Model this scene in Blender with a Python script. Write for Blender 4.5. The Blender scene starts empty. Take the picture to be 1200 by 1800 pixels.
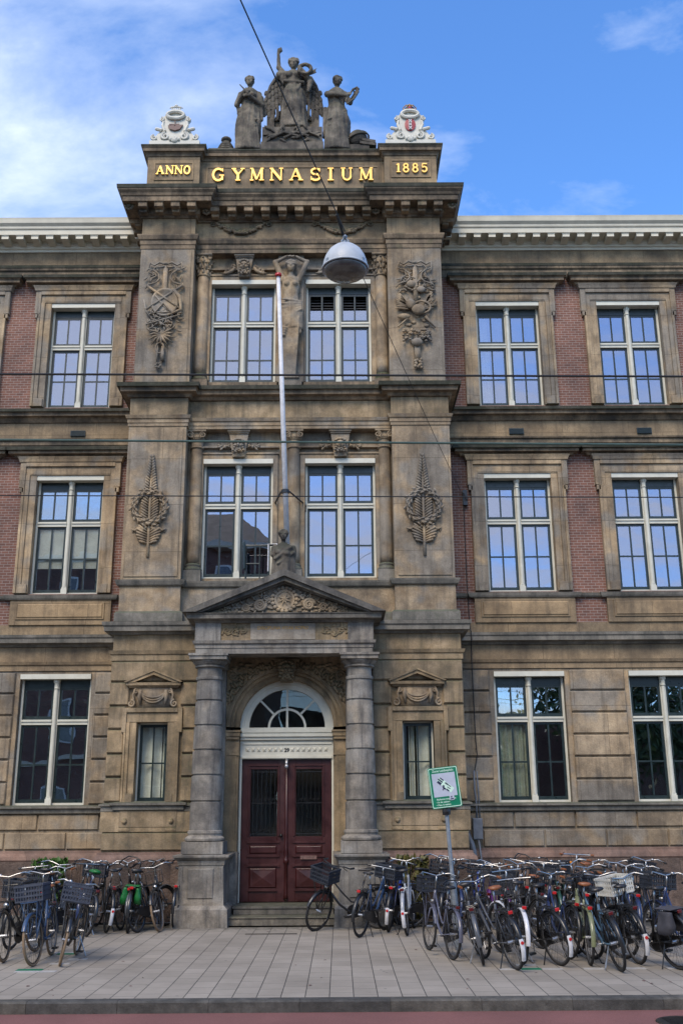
import bpy, bmesh, math, random
from mathutils import Vector, Matrix, Euler, noise
random.seed(7)
C = bpy.context.scene.collection
PI = math.pi
sin, cos = math.sin, math.cos

# ------------------------------------------------------------------ helpers
class MB:
    def __init__(s): s.v = []; s.f = []
    def add(s, vs, fs):
        n = len(s.v); s.v += [tuple(p) for p in vs]; s.f += [tuple(n+i for i in f) for f in fs]; return s
    def box(s, x0, x1, y0, y1, z0, z1):
        return s.add([(x0,y0,z0),(x1,y0,z0),(x1,y1,z0),(x0,y1,z0),(x0,y0,z1),(x1,y0,z1),(x1,y1,z1),(x0,y1,z1)],
                     [(0,3,2,1),(4,5,6,7),(0,1,5,4),(1,2,6,5),(2,3,7,6),(3,0,4,7)])
    def bevblock(s, x0, x1, yf, yb, z0, z1, b=.02):      # block with a chamfered front
        return s.add([(x0,yb,z0),(x1,yb,z0),(x1,yb,z1),(x0,yb,z1),(x0,yf+b,z0),(x1,yf+b,z0),(x1,yf+b,z1),(x0,yf+b,z1),
                      (x0+b,yf,z0+b),(x1-b,yf,z0+b),(x1-b,yf,z1-b),(x0+b,yf,z1-b)],
                     [(0,1,5,4),(1,2,6,5),(2,3,7,6),(3,0,4,7),(4,5,9,8),(5,6,10,9),(6,7,11,10),(7,4,8,11),(8,9,10,11),(0,3,2,1)])
    def obox(s, M, a, b, c):                             # centred box under a matrix
        vs = [M @ Vector((x,y,z)) for z in (-c,c) for x,y in ((-a,-b),(a,-b),(a,b),(-a,b))]
        return s.add(vs, [(0,3,2,1),(4,5,6,7),(0,1,5,4),(1,2,6,5),(2,3,7,6),(3,0,4,7)])
    def poly(s, pts, y0, y1):                            # xz outline pushed from y0 to y1
        n = len(pts); vs = [(x,y0,z) for x,z in pts]+[(x,y1,z) for x,z in pts]
        return s.add(vs, [tuple(range(n)), tuple(range(2*n-1,n-1,-1))]+[(i,(i+1)%n,n+(i+1)%n,n+i) for i in range(n)])
    def band(s, inner, outer, y0, y1):                   # strip between two open xz curves
        n = len(inner); vs = []
        for (a,b),(c,d) in zip(inner, outer): vs += [(a,y0,b),(c,y0,d),(c,y1,d),(a,y1,b)]
        fs = [(0,1,2,3),(4*n-1,4*n-2,4*n-3,4*n-4)]
        for i in range(n-1):
            k = 4*i
            for j in range(4): fs.append((k+j, k+4+j, k+4+(j+1)%4, k+(j+1)%4))
        return s.add(vs, fs)
    def tube(s, pts, r, seg=6, closed=False):
        P = [Vector(p) for p in pts]; n = len(P)
        R = r if isinstance(r, (list, tuple)) else [r]*n
        vs = []; up = None
        for i in range(n):
            if closed: t = P[(i+1)%n]-P[i-1]
            else: t = P[min(i+1,n-1)]-P[max(i-1,0)]
            t.normalize()
            if up is None:
                up = t.orthogonal()
            up = (up - t*up.dot(t))
            if up.length < 1e-6: up = t.orthogonal()
            up.normalize(); w = t.cross(up)
            for k in range(seg):
                a = 2*PI*k/seg; vs.append(P[i]+(up*cos(a)+w*sin(a))*R[i])
        fs = []
        m = n if closed else n-1
        for i in range(m):
            for k in range(seg):
                a = i*seg+k; b = i*seg+(k+1)%seg; c = ((i+1)%n)*seg+(k+1)%seg; d = ((i+1)%n)*seg+k
                fs.append((a,b,c,d))
        if not closed: fs += [tuple(range(seg-1,-1,-1)), tuple(range((n-1)*seg, n*seg))]
        return s.add(vs, fs)
    def lathe(s, prof, c=(0,0,0), seg=20, M=None, a0=0, a1=2*PI):
        full = abs(a1-a0-2*PI) < 1e-4; n = len(prof); vs = []; ns = seg if full else seg+1
        for k in range(ns):
            a = a0+(a1-a0)*k/seg
            for r,z in prof:
                p = Vector((r*cos(a), r*sin(a), z))
                if M is not None: p = M @ p
                vs.append(p+Vector(c))
        fs = []
        for k in range(seg):
            a = k*n; b = ((k+1)%ns)*n
            for i in range(n-1): fs.append((a+i,b+i,b+i+1,a+i+1))
        if prof[0][0] > 1e-5 and full: fs.append(tuple(k*n for k in range(ns-1,-1,-1)))
        if prof[-1][0] > 1e-5 and full: fs.append(tuple(k*n+n-1 for k in range(ns)))
        return s.add(vs, fs)
    def ell(s, c, r, M=None, u=10, w=7):
        if not isinstance(r,(list,tuple)): r = (r,r,r)
        c = Vector(c); vs = []; fs = []
        def P(x,y,z):
            p = Vector((x*r[0],y*r[1],z*r[2]))
            return (M @ p if M is not None else p)+c
        vs.append(P(0,0,-1))
        for i in range(1,w):
            t = -PI/2+PI*i/w
            for k in range(u): vs.append(P(cos(t)*cos(2*PI*k/u), cos(t)*sin(2*PI*k/u), sin(t)))
        vs.append(P(0,0,1)); L = len(vs)-1
        for k in range(u): fs.append((0,1+(k+1)%u,1+k)); fs.append((L,1+(w-2)*u+k,1+(w-2)*u+(k+1)%u))
        for i in range(w-2):
            for k in range(u):
                a = 1+i*u+k; b = 1+i*u+(k+1)%u; fs.append((a,b,b+u,a+u))
        return s.add(vs, fs)
    def cap(s, p0, p1, r0, r1=None, seg=8):               # limb: tapered with round ends
        r1 = r0 if r1 is None else r1
        p0 = Vector(p0); p1 = Vector(p1); d = (p1-p0); L = d.length or 1e-6; d = d/L
        P = []; R = []
        for a in (-80,-50,-20): P.append(p0+d*r0*sin(math.radians(a))); R.append(r0*cos(math.radians(a)))
        for a in (20,50,80): P.append(p1+d*r1*sin(math.radians(a))); R.append(r1*cos(math.radians(a)))
        return s.tube(P, R, seg)
    def leaf(s, p, ang, L, w, t=.02, y=None):              # leaf lying in the xz plane, standing proud in y
        M = Matrix.Rotation(-ang, 4, 'Y')
        c = Vector(p)+M @ Vector((L/2,0,0))
        return s.ell(c, (L/2,t,w/2), M, 6, 5)
    def sweep(s, path, prof, cap_ends=True):
        n = len(path); nrm = []
        for i in range(n-1):
            dx = path[i+1][0]-path[i][0]; dy = path[i+1][1]-path[i][1]; L = math.hypot(dx,dy); nrm.append((dy/L,-dx/L))
        m = len(prof); vs = []
        for i in range(n):
            a = nrm[max(i-1,0)]; b = nrm[min(i,n-2)]; k = 1+a[0]*b[0]+a[1]*b[1]
            mx, my = (a[0]+b[0])/k, (a[1]+b[1])/k
            for o,z in prof: vs.append((path[i][0]+mx*o, path[i][1]+my*o, z))
        fs = []
        for i in range(n-1):
            for j in range(m):
                a = i*m+j; b = i*m+(j+1)%m; fs.append((a,b,b+m,a+m))
        if cap_ends: fs += [tuple(range(m-1,-1,-1)), tuple(range((n-1)*m, n*m))]
        return s.add(vs, fs)
    def spiral(s, c, R, turns, r, y=0, flip=1, a0=0, seg=6):
        N = int(14*turns)+2; pts = []; rr = []
        for i in range(N):
            t = i/(N-1); a = a0+flip*2*PI*turns*t; q = R*(1-.85*t)
            pts.append((c[0]+q*cos(a), c[1], c[2]+q*sin(a))); rr.append(r*(1-.4*t))
        return s.tube(pts, rr, seg)
    def build(s, name, mat, parent=None, smooth=False, bevel=0, remesh=0, M=None, noise_amp=0, noise_s=8):
        me = bpy.data.meshes.new(name)
        vs = s.v if M is None else [tuple(M @ Vector(p)) for p in s.v]
        me.from_pydata(vs, [], s.f)
        bm = bmesh.new(); bm.from_mesh(me); bmesh.ops.recalc_face_normals(bm, faces=bm.faces)
        bm.to_mesh(me); bm.free()
        me.materials.append(mat)
        o = bpy.data.objects.new(name, me); C.objects.link(o)
        if parent: o.parent = parent
        if remesh:
            md = o.modifiers.new('m','REMESH'); md.mode = 'VOXEL'; md.voxel_size = remesh; md.use_smooth_shade = True
            dg = bpy.context.evaluated_depsgraph_get(); ob = o.evaluated_get(dg)
            m2 = bpy.data.meshes.new_from_object(ob); o.modifiers.clear(); o.data = m2
            if noise_amp:
                nn = [v.normal.copy() for v in m2.vertices]
                for v, q in zip(m2.vertices, nn):
                    v.co += q*noise_amp*noise.noise(v.co*noise_s)
            # light smoothing
            bm = bmesh.new(); bm.from_mesh(m2)
            bmesh.ops.smooth_vert(bm, verts=bm.verts, factor=.4, use_axis_x=True, use_axis_y=True, use_axis_z=True)
            bm.to_mesh(m2); bm.free()
            if not m2.materials: m2.materials.append(mat)
            smooth = True
        if smooth:
            for p in o.data.polygons: p.use_smooth = True
        if bevel:
            md = o.modifiers.new('b','BEVEL'); md.width = bevel; md.segments = 1; md.limit_method = 'ANGLE'
        return o

def thing(name, label, cat, loc=(0,0,0), rot=(0,0,0), group=None):
    o = bpy.data.objects.new(name, None); C.objects.link(o); o.location = loc; o.rotation_euler = rot
    o.empty_display_size = .2
    o['label'] = label; o['category'] = cat
    if group: o['group'] = group
    return o
def tag(o, label, cat, group=None):
    o['label'] = label; o['category'] = cat
    if group: o['group'] = group
    return o
def copyobj(o, parent, loc=(0,0,0)):
    c = o.copy(); C.objects.link(c); c.parent = parent; c.location = loc; return c
def arc(cx, cz, r, a0, a1, n): return [(cx+r*cos(a0+(a1-a0)*i/n), cz+r*sin(a0+(a1-a0)*i/n)) for i in range(n+1)]

# ------------------------------------------------------------------ materials
def newmat(name):
    m = bpy.data.materials.new(name); m.use_nodes = True
    return m, m.node_tree.nodes, m.node_tree.links, m.node_tree.nodes['Principled BSDF']
def N(nd, t, **kw):
    n = nd.new(t)
    for k,v in kw.items():
        if k in n.inputs: n.inputs[k].default_value = v
        else: setattr(n, k, v)
    return n
def srgb(*c):
    f = lambda v: (v/255/12.92) if v/255 <= .04045 else ((v/255+.055)/1.055)**2.4
    return tuple(f(v) for v in c)+(1,)
def mixc(nd, lk, fac, a, b, mode='MIX'):
    m = nd.new('ShaderNodeMix'); m.data_type = 'RGBA'; m.blend_type = mode
    for i,v in ((0,fac),(6,a),(7,b)):
        if hasattr(v,'is_linked') or isinstance(v, bpy.types.NodeSocket): lk.new(v, m.inputs[i])
        else: m.inputs[i].default_value = v
    return m.outputs[2]
def ramp(nd, lk, src, pts):
    r = nd.new('ShaderNodeValToRGB'); lk.new(src, r.inputs[0]); e = r.color_ramp.elements
    while len(e) < len(pts): e.new(.5)
    for q,(p,c) in zip(e, pts): q.position = p; q.color = c if len(c)==4 else (*c,1)
    return r.outputs[0]
def wpos(nd, lk, sx=1, sy=1, sz=1):
    g = nd.new('ShaderNodeNewGeometry'); m = nd.new('ShaderNodeMapping'); lk.new(g.outputs['Position'], m.inputs[0])
    m.inputs['Scale'].default_value = (sx,sy,sz); return m.outputs[0], g
W1 = (1,1,1,1); K1 = (0,0,0,1)
STONE_GAIN={'sandstone':(1.36,1.28,1.17),'sandstone_carved':(1.36,1.28,1.17),'warm_sandstone':(1.25,1.22,1.16),'weathered_stone':(1.65,1.5,1.3),'frieze_stone':(1.62,1.5,1.3),'ledge_bluestone':(1.12,1.05,.95),'bluestone':(1.0,.94,.86),'bluestone_dark':(1.5,1.38,1.2),'plinth_granite':(1.25,1.15,1.1),'rockfaced_granite':(1.2,1.12,1.05)}
def stone(name, c1, c2, soot=(.05,.045,.04,1), soot_amt=.5, streak=.35, moss=.0, bump=.25, joints=None, rough=.85, patch=None, scale=1.0, islands=True):
    G_=STONE_GAIN.get(name,(1,1,1)); c1=tuple(a*b_ for a,b_ in zip(c1,G_))+(1,); c2=tuple(a*b_ for a,b_ in zip(c2,G_))+(1,)
    m, nd, lk, b = newmat(name)
    p, g = wpos(nd, lk)
    n1 = N(nd,'ShaderNodeTexNoise', Scale=1.3*scale, Detail=8.0, Roughness=.6); lk.new(p, n1.inputs[0])
    col = ramp(nd, lk, n1.outputs[0], [(.36,c1),(.62,c2)])
    if islands:
        col = mixc(nd, lk, 1.0, col, ramp(nd, lk, g.outputs['Random Per Island'], [(0,(.78,.78,.79,1)),(.5,(1,.99,.97,1)),(1,(1.2,1.15,1.06,1))]), 'MULTIPLY')
    if patch:
        n4 = N(nd,'ShaderNodeTexNoise', Scale=.75, Detail=3.0, Roughness=.7); lk.new(p, n4.inputs[0])
        col = mixc(nd, lk, ramp(nd, lk, n4.outputs[0], [(.48,K1),(.56,(.8,.8,.8,1))]), col, patch)
    n2 = N(nd,'ShaderNodeTexNoise', Scale=.9, Detail=10.0, Roughness=.72); lk.new(p, n2.inputs[0])
    f2 = ramp(nd, lk, n2.outputs[0], [(.43,K1),(.62,(soot_amt,)*3+(1,))])
    col = mixc(nd, lk, f2, col, soot)
    ps, _ = wpos(nd, lk, 5, 5, .45)
    n3 = N(nd,'ShaderNodeTexNoise', Scale=1.6, Detail=5.0, Roughness=.65); lk.new(ps, n3.inputs[0])
    f3 = ramp(nd, lk, n3.outputs[0], [(.48,K1),(.68,(streak,)*3+(1,))])
    col = mixc(nd, lk, f3, col, soot)
    nf = N(nd,'ShaderNodeTexNoise', Scale=38.0, Detail=4.0, Roughness=.7); lk.new(p, nf.inputs[0])
    col = mixc(nd, lk, 1.0, col, ramp(nd, lk, nf.outputs[0], [(.3,(.78,.78,.78,1)),(.7,(1.12,1.12,1.12,1))]), 'MULTIPLY')
    hgt = nf.outputs[0]
    if joints:
        w, h = joints
        sp = nd.new('ShaderNodeSeparateXYZ'); lk.new(g.outputs['Position'], sp.inputs[0])
        ad = N(nd,'ShaderNodeMath', operation='ADD'); lk.new(sp.outputs[0], ad.inputs[0]); lk.new(sp.outputs[1], ad.inputs[1])
        cb = nd.new('ShaderNodeCombineXYZ'); lk.new(ad.outputs[0], cb.inputs[0]); lk.new(sp.outputs[2], cb.inputs[1])
        br = nd.new('ShaderNodeTexBrick'); lk.new(cb.outputs[0], br.inputs[0]); br.inputs['Scale'].default_value = 1
        br.inputs['Brick Width'].default_value = w; br.inputs['Row Height'].default_value = h; br.inputs['Mortar Size'].default_value = .006
        br.inputs['Color1'].default_value = (.86,.86,.86,1); br.inputs['Color2'].default_value = (1.1,1.07,1.02,1); br.inputs['Mortar'].default_value = (.5,.48,.45,1)
        br.inputs['Mortar Smooth'].default_value = .3
        col = mixc(nd, lk, 1.0, col, br.outputs[0], 'MULTIPLY')
    if moss:
        s2 = nd.new('ShaderNodeSeparateXYZ'); lk.new(g.outputs['Normal'], s2.inputs[0])
        n5 = N(nd,'ShaderNodeTexNoise', Scale=3.5, Detail=6.0, Roughness=.7); lk.new(p, n5.inputs[0])
        a = N(nd,'ShaderNodeMath', operation='ADD'); lk.new(s2.outputs[2], a.inputs[0]); lk.new(n5.outputs[0], a.inputs[1])
        col = mixc(nd, lk, ramp(nd, lk, a.outputs[0], [(.55,K1),(.8,(moss,)*3+(1,))]), col, (.035,.05,.018,1))
    lk.new(col, b.inputs['Base Color']); b.inputs['Roughness'].default_value = rough
    bp = nd.new('ShaderNodeBump'); bp.inputs['Strength'].default_value = bump; bp.inputs['Distance'].default_value = .02
    mx = N(nd,'ShaderNodeMath', operation='MULTIPLY_ADD'); lk.new(n2.outputs[0], mx.inputs[0]); mx.inputs[1].default_value = 1.5; lk.new(hgt, mx.inputs[2])
    lk.new(mx.outputs[0], bp.inputs['Height']); lk.new(bp.outputs[0], b.inputs['Normal'])
    return m
def plain(name, col, rough=.5, metal=0, coat=0, var=.12, vs=9.0, bump=0, spec=.5):
    m, nd, lk, b = newmat(name)
    tc = nd.new('ShaderNodeTexCoord')
    n = N(nd,'ShaderNodeTexNoise', Scale=vs, Detail=5.0, Roughness=.65); lk.new(tc.outputs['Object'], n.inputs[0])
    c = tuple(col[:3])
    f = ramp(nd, lk, n.outputs[0], [(.3,tuple(v*(1-var*2) for v in c)+(1,)),(.7,tuple(min(1,v*(1+var)) for v in c)+(1,))])
    lk.new(f, b.inputs['Base Color']); b.inputs['Roughness'].default_value = rough; b.inputs['Metallic'].default_value = metal
    b.inputs['Coat Weight'].default_value = coat; b.inputs['Specular IOR Level'].default_value = spec
    rr = ramp(nd, lk, n.outputs[0], [(.3,(max(0,rough-.12),)*3+(1,)),(.7,(min(1,rough+.12),)*3+(1,))]); lk.new(rr, b.inputs['Roughness'])
    if bump:
        bp = nd.new('ShaderNodeBump'); bp.inputs['Strength'].default_value = bump; bp.inputs['Distance'].default_value = .01
        lk.new(n.outputs[0], bp.inputs['Height']); lk.new(bp.outputs[0], b.inputs['Normal'])
    return m
def brick(name):
    m, nd, lk, b = newmat(name)
    g = nd.new('ShaderNodeNewGeometry'); sp = nd.new('ShaderNodeSeparateXYZ'); lk.new(g.outputs['Position'], sp.inputs[0])
    ad = N(nd,'ShaderNodeMath', operation='ADD'); lk.new(sp.outputs[0], ad.inputs[0]); lk.new(sp.outputs[1], ad.inputs[1])
    cb = nd.new('ShaderNodeCombineXYZ'); lk.new(ad.outputs[0], cb.inputs[0]); lk.new(sp.outputs[2], cb.inputs[1])
    br = nd.new('ShaderNodeTexBrick'); lk.new(cb.outputs[0], br.inputs[0]); br.inputs['Scale'].default_value = 1
    br.inputs['Brick Width'].default_value = .165; br.inputs['Row Height'].default_value = .062; br.inputs['Mortar Size'].default_value = .0055
    br.inputs['Mortar Smooth'].default_value = .2; br.inputs['Bias'].default_value = -.1
    br.inputs['Color1'].default_value = (.185,.084,.058,1); br.inputs['Color2'].default_value = (.12,.057,.042,1); br.inputs['Mortar'].default_value = (.29,.245,.215,1)
    n = N(nd,'ShaderNodeTexNoise', Scale=.8, Detail=6.0, Roughness=.7); lk.new(g.outputs['Position'], n.inputs[0])
    c = mixc(nd, lk, 1.0, br.outputs[0], ramp(nd, lk, n.outputs[0], [(.35,(.66,.66,.68,1)),(.65,(1.25,1.2,1.15,1))]), 'MULTIPLY')
    lk.new(c, b.inputs['Base Color']); b.inputs['Roughness'].default_value = .85
    bp = nd.new('ShaderNodeBump'); bp.inputs['Strength'].default_value = .4; bp.inputs['Distance'].default_value = .006; bp.invert = True
    lk.new(br.outputs['Fac'], bp.inputs['Height']); lk.new(bp.outputs[0], b.inputs['Normal'])
    return m

M = {}
M['sand'] = stone('sandstone', (.17,.135,.093,1), (.33,.275,.20,1), soot_amt=.6, streak=.5, joints=(1.37,1.03), patch=(.25,.23,.195,1), soot=(.06,.05,.04,1), bump=.4)
M['sandplain'] = stone('sandstone_carved', (.17,.13,.085,1), (.31,.255,.18,1), soot_amt=.65, streak=.4, patch=(.24,.22,.185,1), soot=(.05,.042,.034,1), scale=2, bump=.4)
M['warm'] = stone('warm_sandstone', (.17,.125,.072,1), (.33,.255,.165,1), soot_amt=.7, streak=.5, patch=(.25,.185,.105,1), soot=(.055,.05,.036,1), moss=.5, scale=1.6, bump=.4)
M['pale'] = stone('pale_panel_stone', (.22,.19,.15,1), (.34,.31,.26,1), soot_amt=.3, streak=.3, scale=3)
M['dark'] = stone('weathered_stone', (.09,.075,.055,1), (.19,.155,.115,1), soot_amt=.85, streak=.6, moss=.9, soot=(.028,.026,.022,1), scale=2)
M['frieze'] = stone('frieze_stone', (.12,.095,.066,1), (.22,.178,.125,1), soot_amt=.5, streak=.35, soot=(.035,.03,.026,1), joints=(1.55,.8))
M['ledge'] = stone('ledge_bluestone', (.13,.13,.12,1), (.22,.215,.2,1), soot_amt=.6, streak=.5, moss=.55, soot=(.04,.042,.038,1), scale=2)
M['moss'] = stone('mossy_capping', (.03,.03,.022,1), (.075,.07,.05,1), soot=(.012,.018,.007,1), soot_amt=.8, streak=.7, scale=4, bump=.6)
M['blue'] = stone('bluestone', (.145,.138,.125,1), (.31,.295,.27,1), soot=(.06,.058,.056,1), soot_amt=.7, streak=.75, bump=.35, scale=2.5, patch=(.27,.255,.225,1))
M['bluedark'] = stone('bluestone_dark', (.07,.07,.068,1), (.15,.15,.145,1), soot=(.03,.03,.03,1), soot_amt=.7, streak=.6, moss=.4, scale=2.5)
M['granite'] = stone('plinth_granite', (.13,.085,.068,1), (.21,.15,.125,1), soot=(.06,.05,.045,1), soot_amt=.5, streak=.4, joints=(1.6,3.0), scale=2)
M['rough'] = stone('rockfaced_granite', (.075,.055,.047,1), (.15,.115,.1,1), soot=(.03,.027,.025,1), soot_amt=.5, streak=.2, joints=(.78,.52), bump=1.0, scale=4)
M['statue'] = stone('statue_stone', (.075,.064,.052,1), (.19,.165,.13,1), soot=(.022,.02,.018,1), soot_amt=.85, streak=.6, moss=.25, scale=3)
M['brick'] = brick('red_brick')
M['white'] = plain('cream_paint', (.56,.55,.46), .5, var=.08, vs=3)
M['corwhite'] = plain('cornice_cream_paint', (.60,.56,.44), .55, var=.1, vs=2)
M['coat'] = plain('white_painted_carving', (.58,.56,.48), .6, var=.12, vs=6)
M['green'] = plain('dark_green_paint', (.012,.024,.024), .35)
M['door'] = plain('oxblood_paint', (.040,.006,.006), .42, coat=.1, var=.2, vs=5)
M['gold'] = plain('gilding', (.74,.46,.13), .45, metal=.75, var=.1, vs=20)
M['goldold'] = plain('worn_gilding', (.42,.25,.07), .6, metal=.2, var=.35, vs=60)
M['black'] = plain('black_paint', (.012,.012,.013), .35, var=.2)
M['rubber'] = plain('tyre_rubber', (.018,.018,.019), .8, var=.2, vs=20)
M['tan'] = plain('tan_tyre', (.22,.15,.09), .8, var=.15, vs=20)
M['chrome'] = plain('chrome', (.50,.49,.47), .36, metal=1, var=.08, vs=20)
M['alu'] = plain('dull_aluminium', (.42,.43,.45), .42, metal=.8, var=.15, vs=12)
M['galv'] = plain('galvanised_steel', (.28,.31,.34), .5, metal=.6, var=.15, vs=14)
M['pipe'] = plain('grey_pipe_paint', (.16,.17,.185), .55, var=.15, vs=8)
M['wire'] = plain('wire_dark', (.010,.010,.010), .6)
M['wiregreen'] = plain('verdigris_wire', (.07,.115,.095), .55, metal=.3)
M['int'] = plain('interior_plaster', (.16,.15,.14), .9, var=.2, vs=1)
M['curtain'] = plain('curtain_cloth', (.72,.72,.66), .9, var=.1, vs=4)
M['gcurtain'] = plain('green_curtain_cloth', (.60,.64,.52), .9, var=.15, vs=4)
M['lampwhite'] = plain('lamp_shell', (.42,.45,.48), .5, coat=.05, var=.06)
M['lens'] = plain('lamp_lens', (.13,.125,.12), .25, coat=.5, var=.15)
M['red'] = plain('red_plastic', (.45,.012,.012), .3, coat=.3)
M['rim'] = plain('worn_rim', (.16,.16,.165), .5, metal=.7, var=.2)
M['darkred'] = plain('dark_red_lens', (.09,.006,.006), .3, coat=.3)
M['poleWhite'] = plain('pole_paint', (.62,.62,.63), .45)
M['signgreen'] = plain('sign_green', (.0,.17,.085), .4, var=.05)
M['signwhite'] = plain('sign_white', (.55,.75,.62), .4, var=.05)
M['signgrey'] = plain('sign_map_grey', (.42,.46,.54), .4, var=.05)
M['signink'] = plain('sign_ink', (.02,.025,.07), .4)
M['plastic'] = plain('dark_plastic', (.022,.026,.036), .55, var=.15)
M['redshield'] = plain('red_shield_enamel', (.30,.02,.03), .45)
M['whiteflat'] = plain('white_enamel', (.75,.73,.7), .5)
M['shipbrown'] = plain('ship_relief_paint', (.17,.10,.085), .6, var=.3, vs=20)

def glass_mat(name, tint, fac, wob=.02, tr_c=(.62,.66,.64,1)):
    m, nd, lk, b = newmat(name); nd.remove(b); out = nd['Material Output']
    gl = nd.new('ShaderNodeBsdfGlossy'); gl.inputs['Color'].default_value = tint; gl.inputs['Roughness'].default_value = .0
    tr = nd.new('ShaderNodeBsdfTransparent'); tr.inputs[0].default_value = tr_c
    mx = nd.new('ShaderNodeMixShader'); mx.inputs[0].default_value = fac
    lk.new(tr.outputs[0], mx.inputs[1]); lk.new(gl.outputs[0], mx.inputs[2]); lk.new(mx.outputs[0], out.inputs[0])
    g = nd.new('ShaderNodeNewGeometry'); n = N(nd,'ShaderNodeTexNoise', Scale=1.1, Detail=2.0); lk.new(g.outputs['Position'], n.inputs[0])
    bp = nd.new('ShaderNodeBump'); bp.inputs['Strength'].default_value = wob; bp.inputs['Distance'].default_value = .3
    lk.new(n.outputs[0], bp.inputs['Height']); lk.new(bp.outputs[0], gl.inputs['Normal'])
    return m
M['glass'] = glass_mat('window_glass', (.86,.84,.97,1), .31, .012)
M['glassdim'] = glass_mat('ground_floor_glass', (.86,.9,1,1), .24, .014, (.92,.94,.92,1))
M['doorglass'] = glass_mat('door_glass', (.8,.85,.85,1), .05, .014, (.92,.94,.92,1))

# ------------------------------------------------------------------ camera
def make_cam():
    pitch = math.radians(16.62); yaw = math.radians(.21); roll = .0065
    cy,sy,cp,sp = cos(yaw),sin(yaw),cos(pitch),sin(pitch)
    R0 = Vector((cy,-sy,0)); F0 = Vector((sy,cy,0)); Z = Vector((0,0,1))
    F = F0*cp+Z*sp; U = -F0*sp+Z*cp
    R = R0*cos(roll)-U*sin(roll); U2 = R0*sin(roll)+U*cos(roll)
    cd = bpy.data.cameras.new('camera'); co = bpy.data.objects.new('camera', cd); C.objects.link(co)
    m = Matrix.Identity(4)
    for i in range(3): m[i][0] = R[i]; m[i][1] = U2[i]; m[i][2] = -F[i]; m[i][3] = (1.05,-20.3,2.0)[i]
    co.matrix_world = m
    cd.sensor_fit = 'VERTICAL'; cd.sensor_height = 36; cd.lens = 1755/1800*36; cd.clip_end = 3000; cd.clip_start = .1
    bpy.context.scene.camera = co
make_cam()

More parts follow.
